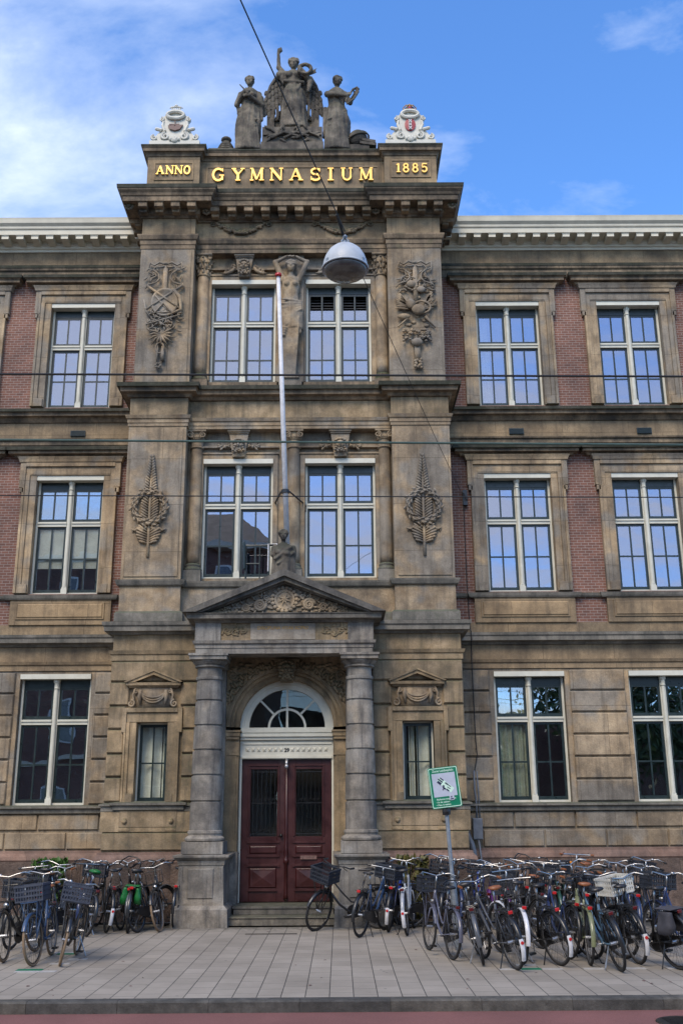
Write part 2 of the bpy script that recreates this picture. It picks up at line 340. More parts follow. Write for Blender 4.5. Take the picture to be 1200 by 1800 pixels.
# ------------------------------------------------------------------ ground
KY = -8.07
def ground():
    m, nd, lk, b = newmat('paving_tiles')
    g = nd.new('ShaderNodeNewGeometry'); sp = nd.new('ShaderNodeSeparateXYZ'); lk.new(g.outputs['Position'], sp.inputs[0])
    sx = N(nd,'ShaderNodeMath', operation='ADD'); lk.new(sp.outputs[0], sx.inputs[0]); sx.inputs[1].default_value = 40*.272-.653
    cb = nd.new('ShaderNodeCombineXYZ'); lk.new(sp.outputs[1], cb.inputs[0]); lk.new(sx.outputs[0], cb.inputs[1])
    br = nd.new('ShaderNodeTexBrick'); lk.new(cb.outputs[0], br.inputs[0]); br.inputs['Scale'].default_value = 1
    br.inputs['Brick Width'].default_value = .41; br.inputs['Row Height'].default_value = .272; br.inputs['Mortar Size'].default_value = .0045
    br.offset = .37; br.inputs['Mortar Smooth'].default_value = .1; br.inputs['Bias'].default_value = 0
    br.inputs['Color1'].default_value = (.25,.224,.188,1); br.inputs['Color2'].default_value = (.295,.264,.223,1); br.inputs['Mortar'].default_value = (.06,.055,.048,1)
    # strong continuous joints running to the facade
    dv = N(nd,'ShaderNodeMath', operation='DIVIDE'); lk.new(sx.outputs[0], dv.inputs[0]); dv.inputs[1].default_value = .272
    fr = N(nd,'ShaderNodeMath', operation='FRACT'); lk.new(dv.outputs[0], fr.inputs[0])
    pp = N(nd,'ShaderNodeMath', operation='PINGPONG'); lk.new(dv.outputs[0], pp.inputs[0]); pp.inputs[1].default_value = .5
    nn = N(nd,'ShaderNodeTexNoise', Scale=9.0, Detail=3.0); lk.new(g.outputs['Position'], nn.inputs[0])
    jm = N(nd,'ShaderNodeMath', operation='MULTIPLY_ADD'); lk.new(nn.outputs[0], jm.inputs[0]); jm.inputs[1].default_value = -.02; lk.new(pp.outputs[0], jm.inputs[2])
    jf = ramp(nd, lk, jm.outputs[0], [(.0,W1),(.018,K1)])
    col = mixc(nd, lk, jf, br.outputs[0], (.035,.032,.028,1))
    n = N(nd,'ShaderNodeTexNoise', Scale=.7, Detail=8.0, Roughness=.7); lk.new(g.outputs['Position'], n.inputs[0])
    col = mixc(nd, lk, 1.0, col, ramp(nd, lk, n.outputs[0], [(.3,(.74,.73,.71,1)),(.7,(1.12,1.12,1.12,1))]), 'MULTIPLY')
    n2 = N(nd,'ShaderNodeTexNoise', Scale=7.0, Detail=8.0, Roughness=.8); lk.new(g.outputs['Position'], n2.inputs[0])
    col = mixc(nd, lk, ramp(nd, lk, n2.outputs[0], [(.62,K1),(.75,(.55,.55,.55,1))]), col, (.09,.085,.075,1))
    vo = nd.new('ShaderNodeTexVoronoi'); vo.inputs['Scale'].default_value = 3.2; lk.new(g.outputs['Position'], vo.inputs[0])
    col = mixc(nd, lk, ramp(nd, lk, vo.outputs['Distance'], [(.045,(.7,.7,.7,1)),(.075,K1)]), col, (.06,.055,.05,1))
    # grime and weeds where the bicycles stand, near the wall
    ys = N(nd,'ShaderNodeMath', operation='MULTIPLY_ADD'); lk.new(n2.outputs[0], ys.inputs[0]); ys.inputs[1].default_value = 3.2; lk.new(sp.outputs[1], ys.inputs[2])
    col = mixc(nd, lk, ramp(nd, lk, ys.outputs[0], [(.0,K1),(.5,(.75,.75,.75,1))]), col, (.065,.062,.045,1))
    lk.new(col, b.inputs['Base Color']); b.inputs['Roughness'].default_value = .8
    bp = nd.new('ShaderNodeBump'); bp.inputs['Strength'].default_value = .35; bp.inputs['Distance'].default_value = .006; lk.new(br.outputs['Fac'], bp.inputs['Height']); bp.invert = True
    lk.new(bp.outputs[0], b.inputs['Normal'])
    o = MB().box(-60,60,KY,3,-.3,0).build('pavement', m); o['kind'] = 'structure'
    # kerb
    m2 = stone('kerb_granite', (.045,.044,.04,1), (.095,.092,.084,1), soot=(.025,.025,.024,1), soot_amt=.6, streak=.2, scale=5, bump=.4)
    k = MB(); x = -30.4
    while x < 30:
        k.bevblock(x, x+.994, KY-.17, KY-.002, -.3, -.002, .0) if False else k.add([(x,KY-.17,-.3),(x+.996,KY-.17,-.3),(x+.996,KY-.17,-.02),(x,KY-.17,-.02),(x,KY-.15,-.003),(x+.996,KY-.15,-.003),(x+.996,KY-.003,.0),(x,KY-.003,.0),(x,KY-.003,-.3),(x+.996,KY-.003,-.3)],
            [(0,1,2,3),(3,2,5,4),(4,5,6,7),(7,6,9,8),(8,9,1,0),(0,3,4,7,8),(1,9,6,5,2)])
        x += 1.0
    o = k.build('kerb', m2); o['kind'] = 'structure'
    # cycle lane of red asphalt, then grey road
    m3, nd, lk, b = newmat('red_asphalt')
    g = nd.new('ShaderNodeNewGeometry')
    n = N(nd,'ShaderNodeTexNoise', Scale=70.0, Detail=5.0, Roughness=.8); lk.new(g.outputs['Position'], n.inputs[0])
    n2 = N(nd,'ShaderNodeTexNoise', Scale=1.2, Detail=6.0); lk.new(g.outputs['Position'], n2.inputs[0])
    c = ramp(nd, lk, n.outputs[0], [(.3,(.11,.043,.038,1)),(.7,(.22,.095,.085,1))])
    c = mixc(nd, lk, 1.0, c, ramp(nd, lk, n2.outputs[0], [(.3,(.8,.8,.8,1)),(.7,(1.1,1.1,1.1,1))]), 'MULTIPLY')
    lk.new(c, b.inputs['Base Color']); b.inputs['Roughness'].default_value = .85
    bp = nd.new('ShaderNodeBump'); bp.inputs['Strength'].default_value = .5; bp.inputs['Distance'].default_value = .004; lk.new(n.outputs[0], bp.inputs['Height']); lk.new(bp.outputs[0], b.inputs['Normal'])
    o = MB().box(-60,60,-11.6,KY-.14,-.4,-.125).build('cycle_lane', m3); o['kind'] = 'structure'
    m4 = stone('grey_asphalt', (.04,.04,.042,1), (.065,.065,.066,1), soot_amt=.2, streak=0, scale=6)
    o = MB().box(-60,60,-28,-11.6,-.4,-.13).build('road', m4); o['kind'] = 'structure'
    o = MB().box(-60,60,-60,-28,-.4,-.0).build('opposite_pavement', m4); o['kind'] = 'structure'
    o = MB().box(-400,400,-400,400,-.9,-.45).build('ground', m4); o['kind'] = 'structure'
    t = MB(); t.lathe([(0,-.012),(.2,-.012),(.3,-.012),(.31,-.02),(.31,-.05)], (4.62,-8.90,-.105), 24)
    for i in range(-3,4): t.box(4.62-.2,4.62+.2,-8.90+i*.06-.012,-8.90+i*.06+.012,-.118,-.112)
    tag(t.build('manhole_cover', M['black']), 'dark round iron cover in the red cycle lane at the right corner', 'manhole cover')
ground()
gm = plain('tile_green', (.0,.14,.07), .6); wm = plain('tile_white', (.36,.35,.33), .75, var=.15, vs=12)
def tile(x, y, w=.268, d=.13, mat=None, name='marking_tile'):
    o = MB().box(x, x+w, y, y+d, -.001, .004).build(name, mat or wm); o['kind'] = 'structure'; return o
for x,y in ((-3.20,-6.14),(-2.93,-6.14),(-2.93,-5.45),(-2.80,-5.0),(-2.93,-4.32),(-3.2,-4.32),(3.12,-6.22),(3.39,-5.86),(3.67,-6.22),(4.21,-6.22),(4.75,-6.22),(5.29,-6.22)): tile(x,y)
for x,y,w in ((-3.22,-5.99,.34),(-3.1,-4.46,.3),(3.39,-6.21,.268)): tile(x,y,w,.14,gm)
def text_mesh(name, s, size, mat, parent, M4, ext=.002, bold=0):
    cu = bpy.data.curves.new(name,'FONT'); cu.body = s; cu.size = size; cu.extrude = ext; cu.align_x = 'CENTER'; cu.offset = bold
    o = bpy.data.objects.new(name, cu); C.objects.link(o)
    dg = bpy.context.evaluated_depsgraph_get(); me = bpy.data.meshes.new_from_object(o.evaluated_get(dg)); C.objects.unlink(o)
    bpy.data.objects.remove(o)
    me.transform(M4); me.materials.clear(); me.materials.append(mat)
    o = bpy.data.objects.new(name, me); C.objects.link(o)
    if parent: o.parent = parent
    return o

# ------------------------------------------------------------------ the school building
B = thing('school_building', 'three-storey brick and sandstone school with a columned entrance and gilded GYMNASIUM lettering', 'building')
WY = 1.48                                             # wing wall plane; the projecting bay stands at y = 0
LW = [-5.07, -7.99]; RW = [5.165, 8.09, 11.0]
XL, XR = -13.0, 15.0

def wall(mb, x0, x1, z0, z1, yf, openings, depth):
    xs = sorted({x0,x1,*[v for o in openings for v in o[:2]]}); zs = sorted({z0,z1,*[v for o in openings for v in o[2:4]]})
    xs = [x for x in xs if x0<=x<=x1]; zs = [z for z in zs if z0<=z<=z1]
    for a,b in zip(xs,xs[1:]):
        for c,d in zip(zs,zs[1:]):
            cx, cz = (a+b)/2,(c+d)/2
            if any(o[0]<cx<o[1] and o[2]<cz<o[3] for o in openings): continue
            mb.add([(a,yf,c),(b,yf,c),(b,yf,d),(a,yf,d)], [(0,1,2,3)])
    for a,b,c,d in openings:
        mb.add([(a,yf,c),(b,yf,c),(b,yf,d),(a,yf,d),(a,yf+depth,c),(b,yf+depth,c),(b,yf+depth,d),(a,yf+depth,d)],
               [(0,1,5,4),(1,2,6,5),(2,3,7,6),(3,0,4,7)])
    return mb

def window(x0, x1, z0, z1, yf, trans, bar, glass='glass', glass_low=None, open_top=None, label=None):
    """cross window: cream frame, mullion and transom, dark green sashes"""
    xc = (x0+x1)/2; x0 += .006; x1 -= .006; z1 -= .004
    w = MB()
    w.box(x0+.002, x1-.002, yf-.17, yf+.05, z1-.11, z1-.004)
    w.box(x0+.004, x0+.05, yf, yf+.08, z0+.004, z1-.10); w.box(x1-.05, x1-.004, yf, yf+.08, z0+.004, z1-.10)
    w.box(x0+.05, x1-.05, yf+.01, yf+.08, z0+.004, z0+.05)
    w.box(x0+.05, xc-.06, yf-.012, yf+.08, trans-.055, trans+.055); w.box(xc+.06, x1-.05, yf-.012, yf+.08, trans-.055, trans+.055)
    w.box(x0+.05, xc-.06, yf-.035, yf-.012, trans+.01, trans+.05); w.box(xc+.06, x1-.05, yf-.035, yf-.012, trans+.01, trans+.05)
    w.box(xc-.06, xc+.06, yf+.0, yf+.08, z0+.05, z1-.10)
    r = .048
    w.lathe([(r*1.05,z0+.17),(r,z0+.2),(r*.85,z1-.32),(r*1.25,z1-.3),(r,z1-.28),(r*1.1,z1-.2),(r*1.6,z1-.16),(r*1.6,z1-.1)], (xc,yf-.02,0), 10)
    w.box(xc-.065, xc+.065, yf-.075, yf+.01, z0+.004, z0+.13); w.box(xc-.052, xc+.052, yf-.06, yf+.005, z0+.13, z0+.17)
    W = w.build('window', M['white'], B)
    if label: W['label'] = label
    s = MB(); g = MB(); gd = MB(); yb = yf+.04
    for sx in (0,1):
        a = x0+.05 if sx==0 else xc+.06; b = xc-.06 if sx==0 else x1-.05
        for lo,hi,low in ((z0+.05,trans-.055,True),(trans+.055,z1-.11,False)):
            t = .05
            if not low:
                s.box(a,b,yb-.01,yb+.03,hi-.17,hi)            # blind casing, deepened in dark green to imitate shade atop the panes
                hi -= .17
            s.box(a,a+t,yb,yb+.035,lo,hi); s.box(b-t,b,yb,yb+.035,lo,hi); s.box(a+t,b-t,yb,yb+.035,lo,lo+t*1.5); s.box(a+t,b-t,yb,yb+.035,hi-t,hi)
            m = (a+b)/2; s.box(m-.018,m+.018,yb+.003,yb+.03,lo+t*1.5,hi-t)
            if low: s.box(a+t,b-t,yb+.006,yb+.028,bar-.018,bar+.018)
            if open_top and not low:
                gd.box(a+t,b-t,yb+.014,yb+.022,lo+t,lo+t+open_top); continue
            (g).box(a+t-.004,b-t+.004,yb+.014,yb+.022,lo+t,hi-t+.004)
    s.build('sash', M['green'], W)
    if g.v: g.build('pane', M[glass], W)
    if gd.v: gd.build('pane', M['glass'], W)
    return W
def curtain(W, x0, x1, z0, z1, y, mat='curtain', waves=9, name='curtain', lean=0):
    mb = MB(); n = 60; top=[]; 
    for i in range(n+1):
        t = i/n; x = x0+(x1-x0)*t; yy = y+.03*sin(t*waves*2*PI)+.012*sin(t*waves*5+1)
        top.append((x,yy))
    vs = [(x,yy,z1) for x,yy in top]+[(x+lean*(1 if x1>x0 else 0),yy,z0) for x,yy in top]+[(x,yy+.006,z1) for x,yy in top]+[(x+lean,yy+.006,z0) for x,yy in top]
    k = n+1; fs = []
    for i in range(n): fs += [(i,i+1,k+i+1,k+i),(2*k+i,3*k+i,3*k+i+1,2*k+i+1)]
    mb.add(vs, fs); return mb.build(name, M[mat], W, smooth=True)
def blind(W, x0, x1, z0, z1, y):
    return MB().box(x0,x1,y,y+.01,z0,z1).build('roller_blind', M['curtain'], W)

# window geometry tables
OP = {2:(11.10,13.80,12.69,11.83), 1:(6.64,9.40,8.28,7.47), 0:(2.13,4.87,3.85,2.96)}
openL, openR = {}, {}
for st,(z0,z1,tr,bar) in OP.items():
    hw = .77
    for cs,D in ((LW,openL),(RW,openR)):
        D[st] = [(c-hw,c+hw,z0,z1) for c in cs]

# --- walls of the wings
for side,(xa,xb,D) in (('l',(XL,-3.3,openL)),('r',(3.3,XR,openR))):
    wb = MB(); wall(wb, xa, xb, 5.70, 14.46, WY, D[1]+D[2], .3); wb.build('brick_wall', M['brick'], B)
    wg = MB(); wall(wg, xa, xb, 2.1, 4.92, WY, D[0], .3); wall(wg, xa, xb, 1.2, 2.1, WY, [], .1); wg.build('ground_floor_wall', M['sand'], B)
    # rusticated courses between the ground-floor windows
    rb = MB(); edges = sorted([xa]+[v for o in D[0] for v in o[:2]]+[xb]); hc = (4.90-2.13)/6
    for i in range(0,len(edges),2):
        a,b = edges[i]+.0, edges[i+1]-.0
        a2 = a+(.10 if i>0 else 0); b2 = b-(.10 if i+2<len(edges) else 0)
        if xa>0 and i==0: a2 = 3.45
        if xb<0 and i+2>=len(edges): b2 = -3.45
        for k in range(6):
            rb.bevblock(a2, b2, WY-.05, WY-.002, 2.135+hc*k+.018, 2.135+hc*(k+1)-.018, .02)
    for row,(z0,z1,off) in enumerate(((1.64,1.94,.0),(1.26,1.58,.62))):
        x = xa+off+.1
        while x < xb-.3:
            e = min(x+1.27, xb-.02)
            if e-x > .3: rb.bevblock(x+.012, e-.012, WY-.045, WY-.003, z0, z1, .014)
            x += 1.28
    rb.build('rusticated_stones', M['sand'], B)
    path = [(xa,WY),(xb,WY)]
    S = lambda prof, name, mat, sm=False: MB().sweep(path, prof).build(name, M[mat], B)
    S([(-.02,1.02),(.10,1.02),(.12,1.05),(.10,1.12),(.06,1.18),(.055,1.225),(-.02,1.235)], 'plinth_moulding', 'granite')
    S([(-.03,-.2),(.13,-.2),(.13,1.02),(-.03,1.02)], 'plinth', 'rough')
    S([(-.02,1.97),(.09,1.97),(.10,2.04),(.155,2.07),(.155,2.105),(-.02,2.135)], 'sill_course', 'ledge')
    S([(-.02,4.93),(.03,4.93),(.03,5.04),(.06,5.06),(.08,5.12),(-.02,5.13)], 'architrave', 'frieze')
    S([(-.02,5.13),(.012,5.13),(.012,5.44),(-.02,5.44)], 'frieze', 'frieze')
    S([(-.02,5.44),(.06,5.45),(.09,5.50),(.21,5.515),(.215,5.60),(.24,5.63),(.25,5.685),(-.02,5.72)], 'ledge_cornice', 'ledge')
    S([(-.02,5.72),(.05,5.72),(.05,5.93),(-.02,5.94)], 'wall_base', 'frieze')
    S([(-.02,6.49),(.05,6.49),(.08,6.52),(.10,6.575),(-.02,6.61)], 'sill_course', 'ledge')
    S([(-.02,10.02),(.03,10.02),(.03,10.13),(.05,10.14),(.05,10.23),(.09,10.25),(.10,10.285),(-.02,10.29)], 'architrave', 'dark')
    S([(-.02,10.285),(.015,10.285),(.015,10.69),(-.02,10.69)], 'frieze', 'frieze')
    S([(-.02,10.69),(.05,10.70),(.10,10.77),(.12,10.80),(.21,10.81),(.215,10.87),(.26,10.90),(.275,10.95),(-.02,10.99)], 'storey_cornice', 'dark')
    S([(-.02,14.46),(.03,14.46),(.03,14.66),(.07,14.69),(.09,14.77),(.09,14.81),(-.02,14.83)], 'architrave', 'dark')
    S([(-.02,14.83),(.012,14.83),(.012,15.24),(-.02,15.24)], 'frieze', 'frieze')
    S([(-.02,15.20),(.05,15.20),(.06,15.25),(.10,15.27),(.11,15.32),(.13,15.345),(.13,15.43),(.46,15.435),(.465,15.56),(.49,15.575),(.50,15.60),(.50,15.64),(.56,15.70),(.575,15.79),(.585,15.83),(.5,15.86),(-.02,15.92)], 'roof_cornice', 'corwhite')
    S([(.18,10.885),(.279,10.895),(.281,10.962),(.18,10.985)], 'cornice_capping', 'moss')
    S([(.0,14.745),(.094,14.745),(.096,14.815),(.0,14.83)], 'cornice_capping', 'moss')
    # modillions of the painted roof cornice, each its own block
    mod = None; x = 3.75
    while x < (abs(xa) if xa<0 else xb)-.2:
        X = -x if xa<0 else x
        if abs(X) < 10.5:
            if mod is None:
                mb = MB(); mb.add([(-.085,-.125,-.03),(.085,-.125,-.03),(.085,-.125,.09),(-.085,-.125,.09),(-.085,-.43,-.0),(.085,-.43,-.0),(.085,-.43,.09),(-.085,-.43,.09)],[(0,1,2,3),(7,6,5,4),(0,4,5,1),(1,5,6,2),(2,6,7,3),(3,7,4,0)]); mb.box(-.095,.095,-.44,-.125,.072,.094)
                mod = mb.build('cornice_bracket', M['corwhite'], B); mod.location = (X,WY,15.338)
            else: copyobj(mod, B, (X,WY,15.338))
        x += .36
    # stone surrounds of the upper windows
    for st in (1,2):
        for o in D[st]:
            a,b,z0,z1 = o; c=(a+b)/2; s = MB()
            zt = z1+.30
            for sg in (-1,1):
                e = a if sg<0 else b
                def bx(p,q,y0,y1,zz0,zz1):
                    u,v = e+sg*p, e+sg*q; s.box(min(u,v),max(u,v),y0,y1,zz0,zz1)
                bx(-.005,.15,WY-.055,WY+.26,z0+.0,z1)            # inner flat
                bx(.15,.25,WY-.085,WY+.01,z0+.0,z1+.0)
                bx(.25,.31,WY-.105,WY+.01,z0+.0,z1-.3)
                bx(.25,.38,WY-.105,WY+.01,z1-.3,zt+.0)
                bx(.27,.36,WY-.105,WY+.01,z1-.42,z1-.31)
                bx(.02,.23,WY-.10,WY-.05,z0+.001,z0+.20)
            s.box(a-.25,b+.25,WY-.07,WY+.26,z1-.005,z1+.20); s.box(a-.15,b+.15,WY-.078,WY-.06,z1+.02,z1+.15)
            s.box(a-.25,b+.25,WY-.115,WY+.01,z1+.20,zt-.002)
            s.sweep([(a-.40,WY),(a-.40,WY-.13),(b+.40,WY-.13),(b+.40,WY)], [(-.2,zt),(.0,zt),(.02,zt+.06),(.05,zt+.12),(-.2,zt+.12)])
            s.build('window_surround', M['sand'], B, bevel=.006)
            h = MB(); zh = zt+.12
            ed = .52 if st==2 else .56; top = 14.455 if st==2 else 10.018
            h.sweep([(a-ed,WY+.0),(a-ed,WY-.13),(b+ed,WY-.13),(b+ed,WY+.0)], [(-.3,zh),(-.04,zh),(.0,zh+.05),(.09,zh+.06),(.09,zh+.13),(.13,zh+.16),(.15,min(zh+.23,top)),(-.3,min(zh+.25,top))])
            h.build('window_hood', M['dark'], B)
            k_=MB(); tz=min(zh+.23,top); k_.sweep([(a-ed,WY),(a-ed,WY-.13),(b+ed,WY-.13),(b+ed,WY)], [(.0,tz-.07),(.148,tz-.07),(.154,tz+.003),(.0,tz+.012 if tz<top-.02 else tz+.004)]); k_.build('hood_capping', M['moss'], B)
            if st==1:
                p = MB(); p.box(a-.34,b+.34,WY-.09,WY-.0,5.93,6.49)
                for (u,v,w_,z_) in ((a-.2,b+.2,6.05,6.42),): 
                    p.box(u,v,WY-.115,WY-.085,w_,z_); p.bevblock(u+.03,v-.03,WY-.135,WY-.11,w_+.03,z_-.03,.02)
                p.build('sill_panel', M['frieze'], B)
                q = MB(); q.sweep([(a-.42,WY),(a-.42,WY-.09),(b+.42,WY-.09),(b+.42,WY)], [(-.09,6.485),(.03,6.485),(.05,6.52),(.07,6.585),(-.09,6.615)]); q.build('window_sill', M['ledge'], B)
# small vents in the mid frieze
vent = None
for x in (-4.98, 5.21, 8.19):
    if vent is None:
        v = MB(); v.box(-.17,.17,-.035,.0,-.07,.07)
        for i in range(5): v.box(-.155,.155,-.05,-.03,-.058+i*.026,-.046+i*.026)
        vent = v.build('vent_grille', M['green'], B); vent.location=(x,WY-.015,10.43)
    else: copyobj(vent, B, (x,WY-.015,10.43))
# windows of the wings
for st,(z0,z1,tr,bar) in OP.items():
    for D in (openL,openR):
        for i,o in enumerate(D[st]):
            g = 'glassdim' if st==0 or (st==1 and abs((o[0]+o[1])/2+5.07)<.1) else 'glass'
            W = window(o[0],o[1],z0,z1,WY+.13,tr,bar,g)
            c = (o[0]+o[1])/2
            if st==2 and abs(c-5.165)<.1: curtain(W,o[0]+.02,o[0]+.30,z0,z1-.1,WY+.32,lean=.06,waves=4)
            if st==1 and abs(c+5.07)<.1:
                W['label'] = 'window with white roller blinds half lowered'
                blind(W,o[0]+.05,c-.04,z0+.62,tr-.05,WY+.215); blind(W,c+.04,o[1]-.05,z0+.62,tr-.05,WY+.215)
            if st==0 and abs(c-5.165)<.1:
                curtain(W,o[0]+.03,c-.02,z0,z1-.1,WY+.3,'gcurtain',waves=6)
# --- projecting bay, ground floor
PX = 3.50
for s in (-1,1):
    g0 = MB()
    if s<0: wall(g0, -3.54, -1.2, 1.2, 4.93, 0, [(-2.99,-2.36,2.13,3.72)], .3)
    else: wall(g0, 1.2, 3.54, 1.2, 4.93, 0, [(2.30,2.93,2.13,3.72)], .3)
    g0.add([(s*3.54,0,0),(s*3.54,WY+.05,0),(s*3.54,WY+.05,5.2),(s*3.54,0,5.2)], [(0,1,2,3)]); g0.build('bay_wall', M['warm'], B)
zc = [2.17,2.645,3.09,3.565,4.025,4.50,4.92]
for s,wx0,wx1 in ((-1,-3.22,-2.06),(1,2.04,3.20)):
    rb = MB()
    for k in range(6):
        z0,z1 = zc[k]+.015, zc[k+1]-.015
        if k<4: segs = [(-3.545,wx0-.0),(wx1+.0,-1.72)] if s<0 else [(1.72,wx0),(wx1,3.545)]
        elif k==4: segs = [(-3.545,wx0+.06),(wx1-.06,-1.72)] if s<0 else [(1.72,wx0+.06),(wx1-.06,3.545)]
        else: segs = [(-3.545,-1.72)] if s<0 else [(1.72,3.545)]
        for a,b in segs: rb.bevblock(a+(.0), b, -.055, -.002, z0, z1, .02)
    # quoin returns on the bay flank
    a,b = (-3.545,-1.72) if s<0 else (1.72,3.545)
    rb.bevblock(a,b,-.05,-.002,1.28,1.60,.015)
    rb.build('rusticated_stones', M['warm'], B)
for s,c in ((-1,-2.665),(1,2.62)):
    a, b = c-.31, c+.31; z0,z1 = 2.17,3.70
    m = MB()
    for sg in (-1,1):
        def bx(p,q,y0,y1,zz0,zz1):
            u,v = c+sg*p, c+sg*q; m.box(min(u,v),max(u,v),y0,y1,zz0,zz1)
        bx(.31,.44,-.05,.22,z0,z1); bx(.44,.51,-.075,.0,z0,z1-.0); bx(.51,.55,-.095,.0,z0,z1-.2); bx(.51,.60,-.095,.0,z1-.2,z1+.28); bx(.325,.46,-.085,-.05,z0+.001,z0+.16)
    m.box(c-.51,c+.51,-.06,.22,z1,z1+.19); m.box(c-.51,c+.51,-.10,.0,z1+.19,z1+.278)
    m.build('window_surround', M['warm'], B, bevel=.005)
    # pediment on scrolled consoles with a swag
    q = MB()
    q.box(c-.36,c+.36,-.07,0,3.98,4.37)
    for sg in (-1,1):
        q.spiral((c+sg*.43,-.10,4.06), .075, 1.4, .026, flip=sg, a0=PI/2)
        q.spiral((c+sg*.34,-.11,4.30), .05, 1.2, .018, flip=-sg, a0=PI/2)
        q.tube([(c+sg*.36,-.11,4.33),(c+sg*.40,-.10,4.24),(c+sg*.375,-.10,4.14),(c+sg*.42,-.1,4.12)], .025, 6)
        q.tube([(c+sg*.25,-.10,4.33),(c+sg*.27,-.11,4.2),(c+sg*.25,-.1,4.05)], [.03,.045,.02], 6)
    for k,d in enumerate((.07,.12,.17)):
        q.tube([(c+.25*cos(PI+PI*i/12),-.09,4.33+(.08+d)*sin(PI+PI*i/12)) for i in range(13)], .022, 6)
    q.build('window_swag', M['sandplain'], B, smooth=True)
    q = MB(); pth = [(c-.46,0),(c-.46,-.05),(c+.46,-.05),(c+.46,0)]
    q.sweep(pth, [(-.05,4.375),(.02,4.375),(.05,4.41),(.085,4.42),(.09,4.475),(-.05,4.48)])
    for sg in (-1,1):
        q.add([(c+sg*.56,-.15,4.475),(c,-.15,4.70),(c,-.15,4.63),(c+sg*.40,-.15,4.476),(c+sg*.56,.0,4.475),(c,.0,4.70),(c,.0,4.63),(c+sg*.40,.0,4.476)],
              [(0,1,2,3),(4,5,6,7),(0,1,5,4),(3,2,6,7)])
        q.add([(c+sg*.585,-.175,4.49),(c,-.175,4.735),(c,-.175,4.70),(c+sg*.54,-.175,4.478),(c+sg*.585,.0,4.49),(c,.0,4.735),(c,.0,4.70),(c+sg*.54,.0,4.478)],
              [(0,1,2,3),(4,5,6,7),(0,1,5,4),(3,2,6,7)])
    q.build('window_pediment', M['warm'], B)
    # sill and lugged apron with two bosses
    q = MB(); q.sweep([(c-.66,0),(c-.66,-.06),(c+.66,-.06),(c+.66,0)], [(-.06,2.03),(.03,2.03),(.03,2.10),(.08,2.115),(.085,2.155),(-.06,2.19)]); q.build('window_sill', M['ledge'], B)
    q = MB(); q.box(c-.56,c+.56,-.055,0,1.70,2.03)
    for sg in (-1,1): q.box(c+sg*.45-.11,c+sg*.45+.11,-.055,0,1.63,1.70); q.ell((c+sg*.45,-.06,1.82),(.055,.05,.055))
    q.box(c-.34,c+.34,-.03,0,1.655,1.70)
    q.build('sill_apron', M['warm'], B, bevel=.01)
    # single dark sash window
    w = MB(); w.box(a+.002,a+.035,.17,.30,z0+.0,z1-.002); w.box(b-.035,b-.002,.17,.30,z0,z1-.002); w.box(a,b,.17,.3,z1-.03,z1-.001)
    W = w.build('window', M['white'], B)
    sx0,sx1 = a+.036,b-.036
    w = MB(); w.box(sx0,sx0+.05,.2,.24,z0,z1-.03); w.box(sx1-.05,sx1,.2,.24,z0,z1-.03); w.box(sx0+.05,sx1-.05,.2,.24,z1-.085,z1-.03); w.box(sx0+.05,sx1-.05,.19,.24,z0+.0,z0+.09)
    w.box(c-.015,c+.015,.205,.235,z0+.09,z1-.085); w.box(sx0+.05,c-.015,.206,.234,2.90,2.93); w.box(c+.015,sx1-.05,.206,.234,2.90,2.93); w.box(sx0,sx1,.16,.2,z0-.02,z0+.035)
    w.build('sash', M['green'], W)
    MB().box(sx0+.046,sx1-.046,.217,.225,z0+.08,z1-.08).build('pane', M['doorglass'], W)
    if s<0: curtain(W,sx0,sx1-.13,z0,z1,.34,waves=1.3); curtain(W,sx1-.11,sx1,z0,z1,.37,waves=1.3)
    else: curtain(W,sx0+.10,sx0+.22,z0,z1,.36,waves=1.5); curtain(W,sx0+.26,sx1,z0,z1,.34,waves=1.0)
gp = [(-3.54,WY),(-3.54,0),(-1.2,0)]; gp2 = [(1.2,0),(3.54,0),(3.54,WY)]
for pth in (gp,gp2):
    MB().sweep(pth, [(-.02,1.04),(.14,1.04),(.15,1.07),(.13,1.14),(.07,1.20),(.065,1.24),(-.02,1.25)]).build('plinth_moulding', M['granite'], B)
    MB().sweep(pth, [(-.03,-.2),(.17,-.2),(.17,1.04),(-.03,1.04)]).build('plinth', M['rough'], B)
    MB().sweep(pth, [(-.02,2.0),(.05,2.0),(.05,2.09),(.09,2.10),(.09,2.13),(-.02,2.165)]).build('sill_course', M['ledge'], B)
    MB().sweep(pth, [(-.02,1.62),(.045,1.62),(.045,1.99),(-.02,1.99)]).build('wall_base', M['warm'], B)
fp = [(-3.54,WY),(-3.54,0),(3.54,0),(3.54,WY)]
MB().sweep(fp, [(-.2,4.93),(.03,4.93),(.03,5.045),(.055,5.06),(.08,5.13),(-.2,5.14)]).build('architrave', M['warm'], B)
MB().sweep(fp, [(-.2,5.14),(.0,5.14),(.0,5.46),(-.2,5.46)]).build('frieze', M['warm'], B)
MB().sweep(fp, [(-.2,5.46),(.05,5.46),(.08,5.50),(.17,5.515),(.175,5.60),(.205,5.63),(.215,5.70),(-.2,5.74)]).build('ledge_cornice', M['ledge'], B)

